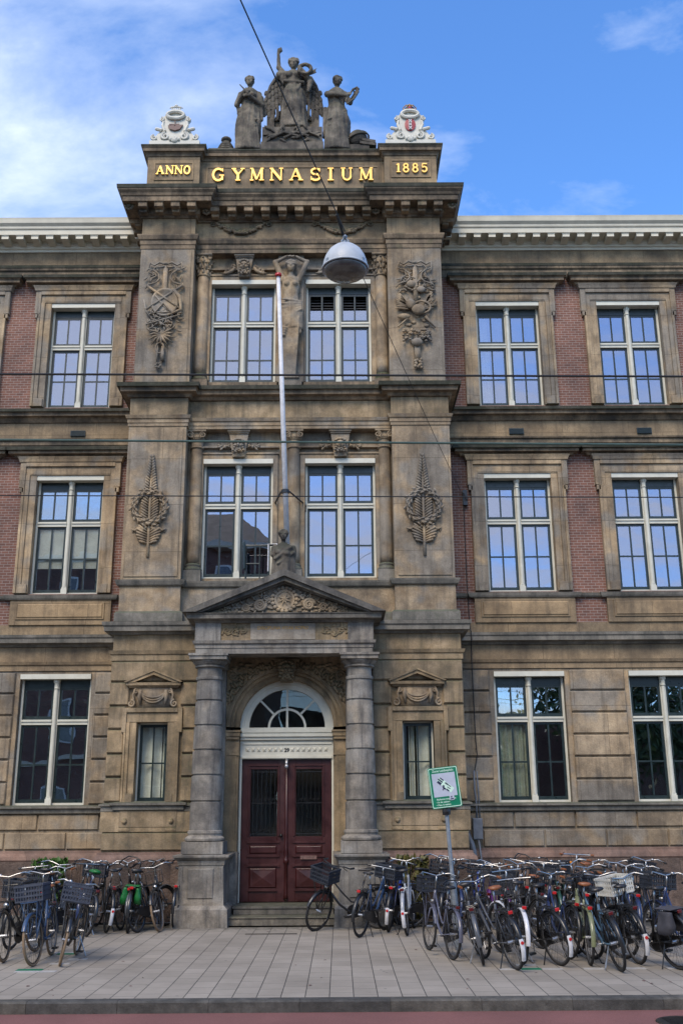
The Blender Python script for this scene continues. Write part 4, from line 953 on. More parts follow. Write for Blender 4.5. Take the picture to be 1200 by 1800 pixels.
for s in (-1,1):
    for (x,z,R_,t) in ((.48,5.88,.12,2.2),(.76,5.83,.085,2),(.98,5.79,.06,1.8),(1.17,5.76,.04,1.6),(.36,6.03,.06,1.5)):
        q.spiral((ox+s*x,-.95,z),R_,t,.024*R_/.09+.005,flip=s)
        for k in range(7):
            a=k*.9+x*3; q.leaf((ox+s*x+R_*1.0*cos(a),-.945,z+R_*.9*sin(a)),a,.11*R_/.08,.045,.025)
    for k in range(16):
        x=.3+1.05*k/16; zz=5.73+max(0,(1.4-x)*.2)*random.random(); q.ell((ox+s*x,-.94,zz),(.04,.03,.025))
q.build('tympanum_carving', M['sandplain'], B, smooth=True)
# --- masks, scrolls, garlands
for (cx,zt,zb,w,st) in ((-1.09,14.40,13.84,.40,3),(1.085,14.40,13.84,.40,3),(-1.115,10.03,9.42,.42,2),(1.11,10.03,9.42,.42,2)):
    q = MB(); y=CY-.10
    q.poly([(cx-w/2,zt-.07),(cx+w/2,zt-.07),(cx+w*.31,zb),(cx-w*.31,zb)], y-.05, CY); q.box(cx-w*.58,cx+w*.58,y-.11,CY,zt-.045,zt-.002); q.box(cx-w*.53,cx+w*.53,y-.08,CY,zt-.08,zt-.045)
    q.build('keystone', M['sandplain'], B)
    mask(cx,y-.07,(zt+zb)/2-.06 if st==3 else zb+.24,w*.72,.44 if st==3 else .36)
    q = MB()
    for s in (-1,1):
        zz = (14.0 if st==3 else 9.68)
        if st==3:
            q.spiral((cx+s*.26,y,zz+.13),.05,1.3,.018,flip=-s); q.tube([(cx+s*.22,y,zz+.1),(cx+s*.27,y,zz+.02),(cx+s*.38,y,zz-.04),(cx+s*.52,y,zz-.05)],[.03,.045,.035,.01],6)
            q.spiral((cx+s*.42,y,zz+.01),.035,1.2,.015,flip=s)
        for k in range(10 if st==2 else 5):
            q.leaf((cx+s*(.2+.03*k if st==2 else .3+.04*k),y,zz+.04*sin(k*2.1)-(.0 if st==2 else .03)),(k*1.1) if s>0 else PI-k*1.1,.10,.045,.03)
    q.build('carved_scroll', M['sandplain'], B, smooth=True)
for cx in (-1.18,1.19):
    q = MB(); y=.17
    for k in range(60):
        t=k/59; x=cx-.60+1.2*t; z=15.20-.26*(1-(2*t-1)**2)
        rr=.045+.045*(1-(2*t-1)**2)
        for j in range(2): q.ell((x+(random.random()-.5)*.03,y-.02*random.random(),z+(random.random()-.5)*rr),(rr*.5,rr*.5,rr*.45))
    for s in (-1,1):
        q.spiral((cx+s*.66,y,15.16),.07,1.5,.022,flip=s,a0=PI/2); q.tube([(cx+s*.62,y,15.24),(cx+s*.68,y,15.27),(cx+s*.73,y,15.22)],.018,6)
    q.build('garland', M['dark'], B, smooth=True)
# --- palm and wreath reliefs on the lower pilasters
for cx in (-2.93,2.86):
    q = MB(); y=-.03
    zb_ = 7.09; zt_=9.36
    q.tube([(cx,y,zb_),(cx,y,7.4),(cx,y-.02,8.4),(cx,y,zt_)],[.035,.035,.03,.008],6)
    def pal(z, L, ang): 
        for s in (-1,1):
            a = ang if s>0 else PI-ang
            q.tube([(cx,y,z),(cx+s*L*.55,y-.05,z+ang*.45),(cx+s*L*.9,y-.04,z+ang*.85),(cx+s*L,y-.0,z+ang*1.1)],[.014,.030,.026,.010],5)
    z=7.42
    for i in range(7): pal(7.38+i*.05, .13+.14*sin(PI*(i+1.2)/8), .06+.02*i)
    for i in range(24):
        z = 7.85+i*.061; w_ = .19 if z<8.25 else .165*(1-((z-8.25)/1.08))+.018; pal(z, w_, .13 if z<8.4 else .10)
    q.build('palm_relief', M['sandplain'], B, smooth=True)
    q = MB(); wz=8.17
    for k in range(64):
        a=2*PI*k/64; rr=.35+.045*((k%3)-1)
        q.leaf((cx+rr*cos(a)*.95,y-.085,wz+rr*sin(a)),a+PI/2+(.45 if k%2 else -.45),.11,.045,.028)
    q.tube([(cx+.33*cos(2*PI*k/30),y-.015,wz+.335*sin(2*PI*k/30)) for k in range(30)],.075,6,closed=True)
    for k in range(9): q.ell((cx+(k-4)*.055,y-.05,wz-.36+.0*abs(k-4)+.003*(k-4)**2),(.03,.03,.05))
    for s in (-1,1):
        q.tube([(cx+s*.04,y-.03,7.74),(cx+s*.12,y-.04,7.68),(cx+s*.2,y-.03,7.72),(cx+s*.28,y-.02,7.66),(cx+s*.37,y-.01,7.70)],[.02,.035,.03,.03,.012],6)
        q.tube([(cx+s*.36,y,7.69),(cx+s*.33,y,7.62)],.015,5)
    q.build('wreath_relief', M['sandplain'], B, smooth=True)
# --- trophies of instruments on the upper pilasters
def trophy(cx, kind):
    rnd = random.Random(kind+3); q = MB(); y=-.075
    for k in range(14): q.ell((cx+(rnd.random()-.5)*.6,-.03,12.3+1.2*rnd.random()),(.06,.03,.04))
    q.box(cx-.05,cx+.05,y-.015,-.02,12.55 if kind==0 else 12.9,13.92)
    q.ell((cx,y,13.98),(.06,.04,.035))
    for s in (-1,1):   # fluttering ribbon
        P=[(cx,y,13.94),(cx+s*.14,y-.02,14.0),(cx+s*.26,y,13.93),(cx+s*.36,y-.02,13.98),(cx+s*.38,y,13.84),(cx+s*.24,y-.02,13.78),(cx+s*.2,y,13.66),(cx+s*.30,y-.02,13.58),(cx+s*.34,y,13.46)]
        q.tube(P,[.012,.028,.018,.03,.018,.028,.018,.028,.01],6)
        P2=[(cx+s*.02,y-.02,13.90),(cx+s*.10,y-.04,13.86),(cx+s*.20,y-.02,13.9),(cx+s*.27,y-.04,13.80),(cx+s*.15,y-.03,13.70),(cx+s*.12,y-.02,13.58),(cx+s*.20,y-.03,13.48),(cx+s*.38,y-.02,13.42),(cx+s*.44,y,13.34)]
        q.tube(P2,[.012,.025,.015,.025,.016,.025,.018,.025,.01],6)
        for k in range(9): q.leaf((cx+s*(.12+.28*rnd.random()),y,13.45+.45*rnd.random()),rnd.random()*6.28,.14,.035,.02)
    if kind==0:
        for a0,z0,L,r in ((.65,13.1,1.0,.028),(PI-.65,13.1,1.0,.028),(.3,12.55,.8,.02),(PI-.9,12.9,.7,.022)):
            q.tube([(cx-.5*L*cos(a0),y-.03,z0-.5*L*sin(a0)),(cx+.5*L*cos(a0),y-.03,z0+.5*L*sin(a0))],r,6)
        q.lathe([(.0,0),(.24,0),(.30,.02),(.31,.045),(.27,.05),(.25,.03),(0,.03)],(0,0,0),28,M=Matrix.Translation((cx+.02,y,12.98)) @ Matrix.Rotation(PI/2,4,'X') @ Matrix.Diagonal((1,1.15,1,1)))
        q.tube([(cx-.45,y-.02,13.05),(cx-.40,y-.03,12.8),(cx-.3,y-.03,12.62)],.02,6); q.tube([(cx+.2,y-.04,13.3),(cx+.36,y-.05,13.1),(cx+.4,y-.03,12.8),(cx+.1,y-.04,12.65)],[.03,.05,.04,.02],6)
        q.tube([(cx-.18,y-.05,12.7),(cx,y-.06,12.95),(cx+.18,y-.05,12.7)],.018,5); q.tube([(cx-.2,y-.05,12.72),(cx+.2,y-.05,12.72)],.014,5)
        for k in range(80): q.leaf((cx+(rnd.random()-.5)*.72,y-.02*rnd.random(),12.3+rnd.random()*.5),rnd.random()*6.28,.13,.035,.03)
        for k in range(11):
            a=-PI/2+(k-5)*.42; q.tube([(cx-.02,y-.02,12.18),(cx-.02+.16*cos(a),y-.05,12.18+.16*sin(a)),(cx-.02+.32*cos(a+.1),y,12.18+.32*sin(a+.1))],[.02,.03,.006],5)
        q.tube([(cx-.04+.09*cos(2*PI*k/16),y-.03,11.85+.13*sin(2*PI*k/16)) for k in range(16)],.022,5,closed=True)
        q.tube([(cx-.1,y,12.0),(cx-.09,y-.02,11.75),(cx-.1,y,11.5)],[.02,.03,.015],5); q.tube([(cx+.02,y,11.9),(cx+.03,y-.03,11.7),(cx+.03,y,11.55)],[.03,.045,.05],6)
        for k in range(7): q.ell((cx-.06+.05*cos(k),y-.02,11.43+.05*sin(k)),(.03,.03,.03))
    else:
        for k in range(34): q.leaf((cx+(rnd.random()-.5)*.7,y,13.25+rnd.random()*.38),rnd.random()*6.28,.15,.04,.035)
        q.ell((cx-.1,y-.02,13.42),(.11,.06,.09)); q.ell((cx+.12,y-.02,13.28),(.1,.05,.08))
        for k in range(46):      # spread wing-like fans either side
            s = 1 if k%2 else -1; t = rnd.random(); a = .1+1.0*t
            q.leaf((cx+s*(.10+.1*t),y-.005,12.78+.16*t),(a if s>0 else PI-a),.30+.1*rnd.random(),.05,.03)
        q.ell((cx+.05,y-.06,12.76),(.16,.07,.13)); q.ell((cx-.12,y-.05,12.9),(.11,.06,.12)); q.ell((cx-.28,y-.03,12.60),(.15,.05,.07))
        q.tube([(cx+.2*cos(2*PI*k/16)+.12,y-.04,12.82+.15*sin(2*PI*k/16)) for k in range(16)],.025,5,closed=True)
        q.tube([(cx-.42,y-.01,12.35),(cx-.2,y-.03,12.55)],.02,5); q.tube([(cx+.2,y-.02,12.6),(cx+.42,y,12.33)],[.04,.015],5)
        for k in range(70): q.ell((cx+(rnd.random()-.5)*.62,y-.03*rnd.random(),12.0+rnd.random()*.28),(.032,.035,.03))
        q.ell((cx,y-.03,11.96),(.13,.08,.1)); 
        q.box(cx-.06,cx+.06,y-.02,-.02,11.5,11.9)
        for k in range(12): q.ell((cx+.01+.07*cos(k*1.7),y-.02,11.35+.018*k),(.035,.035,.04))
    return q.build('trophy_relief', M['sandplain'], B, smooth=True)
trophy(-2.84,0)['label']='carved trophy with a ring-shaped instrument, crossed staffs and ribbons'
trophy(2.83,1)['label']='carved trophy with leafy fans, fruit and ribbons'

# ------------------------------------------------------------------ figures
def draped(mb, keys, folds=9, amp=.10, seg=56, rows=46, ph=0, twist=.7):
    """closed draped body: keys = (z, cx, cy, rx, ry)"""
    z0, z1 = keys[0][0], keys[-1][0]; rings=[]
    for i in range(rows+1):
        z = z0+(z1-z0)*i/rows
        for a,b in zip(keys,keys[1:]):
            if a[0]<=z<=b[0]+1e-9: break
        t = (z-a[0])/(b[0]-a[0]); t=t*t*(3-2*t)
        K=[a[j]+(b[j]-a[j])*t for j in range(1,5)]
        u=(z-z0)/(z1-z0); am=amp*(1-u)**.7
        ring=[]
        for k in range(seg):
            th=2*PI*k/seg
            f=1+am*(.6*sin(folds*th+twist*z*2+ph)+.4*sin((folds*1.7)*th-twist*z*3+ph*2))+am*.4*sin(5*z+2*th)
            ring.append((K[0]+K[2]*f*cos(th),K[1]+K[3]*f*sin(th),z))
        rings.append(ring)
    vs=[p for r in rings for p in r]; fs=[]
    for i in range(rows):
        for k in range(seg):
            a=i*seg+k;b=i*seg+(k+1)%seg; fs.append((a,b,b+seg,a+seg))
    fs+=[tuple(range(seg-1,-1,-1)),tuple(range(rows*seg,(rows+1)*seg))]
    mb.add(vs,fs)
def hand(mb, p, d, side, s=1.0):
    """palm and five bent fingers; d = direction of the fingers, side = thumb side"""
    p=Vector(p); d=Vector(d).normalized(); sd=Vector(side).normalized(); nn=d.cross(sd).normalized()
    mb.cap(p, p+d*.075*s, .038*s, .042*s, 8)
    for i,L in enumerate((.07,.082,.076,.06)):
        b=p+d*.085*s+sd*(.033-.022*i)*s; m=b+d*L*.5*s; e=m+d*L*.42*s+nn*L*.35*s
        mb.cap(b,m,.0125*s,.012*s,6); mb.cap(m,e,.012*s,.010*s,6)
    t=p+d*.02*s+sd*.035*s; mb.cap(t,t+sd*.035*s+d*.03*s,.014*s,.013*s,6); mb.cap(t+sd*.035*s+d*.03*s,t+sd*.045*s+d*.065*s+nn*.01,.013*s,.011*s,6)
def head(mb, c, h=.27, tilt=0, turn=0, hair='bun'):
    c=Vector(c); R=Euler((0,tilt,turn)).to_matrix().to_4x4()
    P=lambda x,y,z: c+(R @ Vector((x*h,y*h,z*h)))
    E_=lambda x,y,z,a,b,cc: mb.ell(P(x,y,z),(a*h,b*h,cc*h),R,12,9)
    E_(0,.04,.08,.37,.43,.42); E_(0,-.08,-.18,.29,.33,.34); E_(0,-.24,-.40,.13,.12,.10)
    mb.cap(P(0,-.40,.06),P(0,-.52,-.13),.035*h,.065*h,6)
    for s in (-1,1):
        E_(s*.15,-.355,.13,.12,.06,.035); E_(s*.20,-.29,-.12,.10,.09,.12); E_(s*.145,-.35,.04,.06,.04,.035); E_(s*.37,.02,-.02,.05,.08,.12)
    E_(0,-.385,-.25,.10,.06,.028); E_(0,-.375,-.30,.08,.05,.03)
    if hair:
        for k in range(11):
            a=PI*k/10; E_(.36*cos(a),-.16+.05*sin(k*2),.14+.30*sin(a),.13,.16,.13)
        E_(0,.2,.2,.40,.36,.36); E_(0,.50,.12,.2,.2,.2)
    mb.cap(P(0,.05,-.3),P(0,.08,-.8),.2*h,.23*h,10)

# central winged figure
q = MB(); Y=.38; zb=17.85
draped(q, [(zb,.04,Y,.30,.23),(zb+.25,.05,Y,.27,.22),(zb+.8,.04,Y-.03,.28,.22),(zb+1.1,.02,Y,.265,.20),(zb+1.32,.0,Y,.19,.15),(zb+1.5,.0,Y,.21,.16),(zb+1.66,.0,Y,.23,.14),(zb+1.76,0,Y,.13,.10)], folds=10, amp=.20, ph=1)
for (a,b,r0_,r1_) in (((-.20,Y-.12,18.7),(-.26,Y-.1,17.95),.05,.07),((.22,Y-.14,18.95),(.12,Y-.2,17.95),.04,.07),((-.08,Y-.2,18.9),(.16,Y-.22,18.0),.05,.05),((.18,Y-.15,19.1),(-.15,Y-.22,18.45),.04,.03)): q.cap(a,b,r0_,r1_)
for i in range(9): q.cap((-.24+.055*i,Y-.14-.06*sin(i*PI/8),18.62-.3*abs(sin(i*1.3))),(-.25+.068*i,Y-.17-.06*sin(i*PI/8),17.9),.028,.046)
q.cap((-.20,Y-.12,19.24),(.24,Y-.12,19.20),.05,.05)
q.ell((-.10,Y-.13,19.42),(.095,.08,.085)); q.ell((.10,Y-.13,19.42),(.095,.08,.085))
head(q,(.01,Y-.03,19.80),.30)
for k in range(6): q.ell((.01+.115*cos(PI*k/5),Y-.08,19.90+.04*sin(PI*k/5)),(.028,.03,.035))
q.cap((-.21,Y,19.52),(-.36,Y-.02,19.72),.085,.07); q.cap((-.36,Y-.02,19.72),(-.37,Y-.05,20.10),.062,.042)
hand(q,(-.37,Y-.05,20.12),(.15,-.1,1),(1,0,0),1.15)
q.ell((-.31,Y-.08,20.22),(.03,.03,.07))
q.cap((-.16,Y,19.52),(-.32,Y,19.50),.10,.12); q.cap((-.3,Y,19.52),(-.22,Y-.03,19.25),.10,.05)
q.cap((.21,Y,19.53),(.42,Y-.08,19.28),.085,.07); q.cap((.42,Y-.08,19.28),(.27,Y-.24,19.42),.06,.045)
hand(q,(.27,Y-.24,19.42),(-.7,-.3,.4),(0,0,1),1.1)
q.tube([(.30+.15*cos(2*PI*k/18),Y-.22+.02*sin(k),19.50+.13*sin(2*PI*k/18)) for k in range(18)],.05,6,closed=True)
for k in range(30):
    a=2*PI*k/30; q.ell((.30+.16*cos(a),Y-.25,19.50+.14*sin(a)),(.035,.03,.03))
for k in range(12): q.cap((.42,Y-.15,19.40),(.5+.1*cos(k),Y-.15+.02*sin(k*3),19.48+.10*sin(k*1.3)),.02,.012,5)
q.cap((.42,Y-.1,19.2),(.38,Y-.1,18.95),.09,.04)
ST = q.build('statue', M['statue'], None, remesh=.017, noise_amp=.006, noise_s=14)
tag(ST,'tall dark stone winged woman raising one arm, highest of the rooftop statues','statue','statues on the roof parapet')
for s in (-1,1):
    q = MB()
    o=[(.12,19.05),(.15,19.42),(.30,19.56),(.42,19.51),(.55,19.27),(.66,18.92),(.74,18.55),(.78,18.42),(.70,18.40),(.60,18.52),(.52,18.58),(.42,18.64),(.30,18.80),(.20,18.92)]
    q.poly([(s*a,b) for a,b in o],Y+.08,Y+.16)
    q.tube([(s*.14,Y+.08,19.40),(s*.30,Y+.08,19.54),(s*.43,Y+.08,19.49),(s*.56,Y+.08,19.25),(s*.68,Y+.08,18.86),(s*.76,Y+.08,18.45)],[.03,.05,.05,.045,.03,.015],7)
    for r_ in range(6):
        for k in range(7):
            t=k/6; x=.20+.46*t-.02*r_*(1-t); zt=19.42-.12*r_-.30*t*t-(.28*t)*(r_/5); L=.17+.035*r_
            if zt<18.6-.15*t: continue
            ang=-PI/2-.25+.45*t; q.leaf((s*x,Y+.07,zt), ang if s>0 else PI-ang, L, .085, .028)
    q.build('wing', M['statue'], ST, smooth=False)
# throne behind the centre figure and pedestal
q = MB(); q.box(-.72,.72,.12,1.25,17.10,17.80); q.box(-.75,.75,.09,1.25,17.10,17.36); q.box(-.70,.70,.08,.12,17.55,17.585)
for k in range(24): q.leaf((-.5+1.0*random.random(),.09,17.42+.3*random.random()),random.random()*6,.22,.07,.03)
for k in range(3): q.tube([(-.5+.3*k,.07,17.45),(-.2+.3*k,.05,17.6),(.15+.25*k,.07,17.50)],.03,6)
T = q.build('statue_pedestal', M['statue'], None)
tag(T,'carved stone block under the winged central statue','pedestal')
q = MB()
for s in (-1,1):
    q.box(min(s*.46,s*.64),max(s*.46,s*.64),.45,.62,17.80,18.72); q.cap((s*.55,.53,18.70),(s*.55,.53,18.78),.10,.09,10); q.box(min(s*.44,s*.66),max(s*.44,s*.66),.43,.64,18.55,18.62)
q.poly([(-.46,17.80),(.46,17.80)]+arc(0,18.28,.46,0,PI,14), .55,.68); q.box(-.46,.46,.50,.60,18.28,18.34)
tag(q.build('throne', M['statue'], None, smooth=False),'arched stone throne behind the winged statue','throne')
# left figure
def side_statue(cx, kind):
    q = MB(); Y=.30; zb=17.14; ph=2 if kind else 0
    draped(q, [(zb,cx,Y,.30,.25),(zb+.3,cx+(.02 if kind else -.02),Y,.285,.24),(zb+.9,cx+(.03 if kind else -.02),Y-.02,.285,.22),(zb+1.2,cx,Y,.26,.19),(zb+1.42,cx,Y,.20,.15),(zb+1.62,cx,Y,.22,.16),(zb+1.78,cx,Y,.22,.14),(zb+1.88,cx,Y,.12,.10)], folds=11, amp=.20, ph=ph)
    for i in range(9): q.cap((cx-.24+.055*i,Y-.16-.05*sin(i*PI/8),zb+.95-.25*abs(sin(i*1.7+kind))),(cx-.27+.068*i,Y-.19-.07*sin(i*PI/8),zb+.05),.030,.050)
    s0 = 1 if kind else -1
    for k in range(4): q.cap((cx+s0*.22,Y-.12,zb+1.15-.1*k),(cx-s0*(.20-.03*k),Y-.21,zb+.85-.17*k),.05,.03)
    q.ell((cx-.09,Y-.13,zb+1.62),(.085,.07,.08)); q.ell((cx+.09,Y-.13,zb+1.62),(.085,.07,.08))
    head(q,(cx+(.02 if kind else .0),Y-.03,zb+2.08),.27,turn=.25 if kind else -.1)
    if kind==0:
        q.cap((cx-.22,Y,zb+1.72),(cx-.31,Y-.05,zb+1.40),.085,.07); q.cap((cx-.31,Y-.05,zb+1.40),(cx-.12,Y-.25,zb+1.62),.06,.045); hand(q,(cx-.12,Y-.25,zb+1.62),(.8,-.2,.5),(0,0,1))
        q.cap((cx+.22,Y,zb+1.72),(cx+.31,Y-.04,zb+1.38),.09,.08); q.cap((cx+.31,Y-.04,zb+1.38),(cx+.02,Y-.26,zb+1.50),.07,.05); hand(q,(cx+.02,Y-.26,zb+1.50),(-1,0,.1),(0,0,1))
        q.cap((cx-.22,Y-.28,zb+1.80),(cx-.02,Y-.3,zb+1.55),.018,.025); q.ell((cx-.03,Y-.27,zb+1.62),(.08,.05,.05))
        q.cap((cx+.26,Y,zb+1.6),(cx+.30,Y,zb+1.0),.10,.05); q.cap((cx-.28,Y,zb+1.45),(cx-.27,Y,zb+1.15),.06,.03)
    else:
        q.cap((cx-.22,Y,zb+1.74),(cx-.17,Y-.2,zb+1.58),.09,.075); q.cap((cx-.17,Y-.2,zb+1.60),(cx+.22,Y-.27,zb+1.48),.065,.05); hand(q,(cx+.22,Y-.27,zb+1.48),(1,0,.3),(0,0,1))
        q.cap((cx+.21,Y,zb+1.72),(cx+.33,Y-.08,zb+1.42),.085,.07); q.cap((cx+.33,Y-.08,zb+1.42),(cx+.46,Y-.16,zb+1.62),.06,.045); hand(q,(cx+.46,Y-.16,zb+1.62),(.5,-.2,.8),(-1,0,0))
        q.tube([(cx+.25,Y-.25,zb+1.25),(cx+.42,Y-.25,zb+1.40),(cx+.53,Y-.2,zb+1.65),(cx+.50,Y-.2,zb+1.78),(cx+.40,Y-.22,zb+1.70),(cx+.30,Y-.25,zb+1.50),(cx+.22,Y-.25,zb+1.34)],.03,6,closed=True)
        q.cap((cx-.28,Y,zb+1.3),(cx-.3,Y,zb+.5),.06,.05)
    return q.build('statue', M['statue'], None, remesh=.017, noise_amp=.006, noise_s=14)
tag(side_statue(-1.06,0),'dark stone woman with folded arms, left of the winged statue','statue','statues on the roof parapet')
tag(side_statue(1.07,1),'dark stone woman holding a lyre, right of the winged statue','statue','statues on the roof parapet')
q = MB()
for k in range(7): q.lathe([(.20-.008*k*k*.6,0),(.225-.008*k*k*.6,.03),(.20-.008*k*k*.6,.06)],(-1.60,.30,17.14+k*.062),20)
q.ell((-1.60,.3,17.56),(.13,.13,.07)); q.box(-2.0,-1.35,.1,.5,17.13,17.19); q.ell((-1.88,.3,17.22),(.15,.12,.09))
tag(q.build('stone_beehive', M['statue'], None, smooth=True),'ribbed round stone beehive left of the statues on the parapet','sculpture')
q = MB(); q.ell((1.58,.32,17.56),(.24,.24,.25),None,20,14); q.tube([(1.58+.255*cos(2*PI*k/24),.32-.1*cos(2*PI*k/24),17.56+.26*sin(2*PI*k/24)) for k in range(24)],.02,5,closed=True); q.tube([(1.58+.27*cos(2*PI*k/24),.32+.25*sin(2*PI*k/24),17.57+.08*cos(2*PI*k/24)) for k in range(24)],.022,5,closed=True); q.box(1.35,1.85,.15,.5,17.13,17.32)
for (a,b,z) in ((1.62,2.02,17.33),(1.68,2.0,17.41)): q.add([(a,.12,z),(b,.12,z-.06),(b,.4,z-.06),(a,.4,z),(a,.12,z+.07),(b,.12,z+.01),(b,.4,z+.01),(a,.4,z+.07)],[(0,3,2,1),(4,5,6,7),(0,1,5,4),(1,2,6,5),(2,3,7,6),(3,0,4,7)])
tag(q.build('stone_globe', M['statue'], None, smooth=False),'stone globe and books right of the statues on the parapet','sculpture')
# caryatid between the upper windows (part of the facade)
q = MB(); cx=.0; Y=.22
q.add([(cx-.13,.10,11.26),(cx+.13,.10,11.26),(cx+.13,.36,11.26),(cx-.13,.36,11.26),(cx-.21,.08,12.7),(cx+.21,.08,12.7),(cx+.21,.36,12.7),(cx-.21,.36,12.7)],[(0,3,2,1),(4,5,6,7),(0,1,5,4),(1,2,6,5),(2,3,7,6),(3,0,4,7)])
draped(q,[(12.45,cx+.06,Y,.23,.16),(12.75,cx+.03,Y,.25,.17),(13.0,cx,Y,.24,.16),(13.15,cx,Y,.20,.14),(13.3,cx,Y,.175,.13),(13.5,cx,Y,.21,.14),(13.7,cx,Y,.20,.13),(13.82,cx,Y,.09,.08)],folds=7,amp=.07)
for k in range(5): q.cap((cx+.24,Y-.11,13.10-.05*k),(cx-.2,Y-.17+.01*k,13.14-.11*k),.035,.022)
for k in range(6): q.cap((cx-.19+.03*k,Y-.13,13.05),(cx-.2+.035*k,Y-.14,12.42+.03*k),.025,.03)
for k in range(4): q.ell((cx-.15,Y-.14,12.42-.06*k),(.09-.012*k,.06,.035))
q.cap((cx+.25,Y-.05,12.9),(cx+.22,Y-.05,12.35),.05,.03); q.cap((cx+.2,Y-.05,12.6),(cx+.16,Y-.02,12.05),.04,.02)
q.ell((cx-.09,Y-.13,13.56),(.075,.06,.07)); q.ell((cx+.09,Y-.13,13.56),(.075,.06,.07))
head(q,(cx,Y-.06,14.02),.29)
for s in (-1,1):
    q.cap((cx+s*.18,Y,13.72),(cx+s*.37,Y-.02,14.16),.085,.065); q.cap((cx+s*.37,Y-.02,14.16),(cx+s*.12,Y-.06,14.27),.058,.042); hand(q,(cx+s*.13,Y-.07,14.27),(-s,0,.05),(0,-1,0),1.0)
q.build('caryatid', M['sandplain'], B, remesh=.016, noise_amp=.003, noise_s=14)
q = MB(); q.box(-.30,.29,.30,CY,11.0,14.40); q.box(-.20,.20,.06,.36,11.20,11.27); q.box(-.25,.26,.10,.36,11.0,11.20); q.build('caryatid_pier', M['sandplain'], B)
# bust on the pediment
q = MB(); cx=-.05; Y=-.80
draped(q,[(6.40,cx,Y,.19,.17),(6.62,cx,Y,.20,.15),(6.85,cx,Y,.21,.14),(7.02,cx,Y,.23,.14),(7.12,cx,Y,.15,.11),(7.17,cx,Y,.07,.08)],folds=6,amp=.10)
for s in (-1,1): q.cap((cx+s*.19,Y,7.05),(cx+s*.21,Y-.02,6.93),.075,.06)
q.cap((cx+.14,Y-.1,7.06),(cx-.16,Y-.14,6.82),.05,.04); q.cap((cx+.2,Y-.08,6.95),(cx-.1,Y-.14,6.72),.04,.03); q.ell((cx-.1,Y-.13,6.96),(.07,.05,.06)); q.ell((cx+.07,Y-.13,6.93),(.07,.05,.06))
q.cap((cx+.2,Y,6.9),(cx+.2,Y,6.5),.05,.06); q.cap((cx-.19,Y,6.8),(cx-.2,Y,6.5),.04,.06)
head(q,(cx,Y-.05,7.32),.225)
q.ell((cx,Y+.05,7.43),(.09,.09,.05))
q.box(cx-.24,cx+.24,Y-.16,Y+.2,6.30,6.52)
tag(q.build('bust', M['statue'], None, remesh=.014, noise_amp=.003, noise_s=18),'mossy stone bust of a woman on the peak of the entrance pediment','bust')

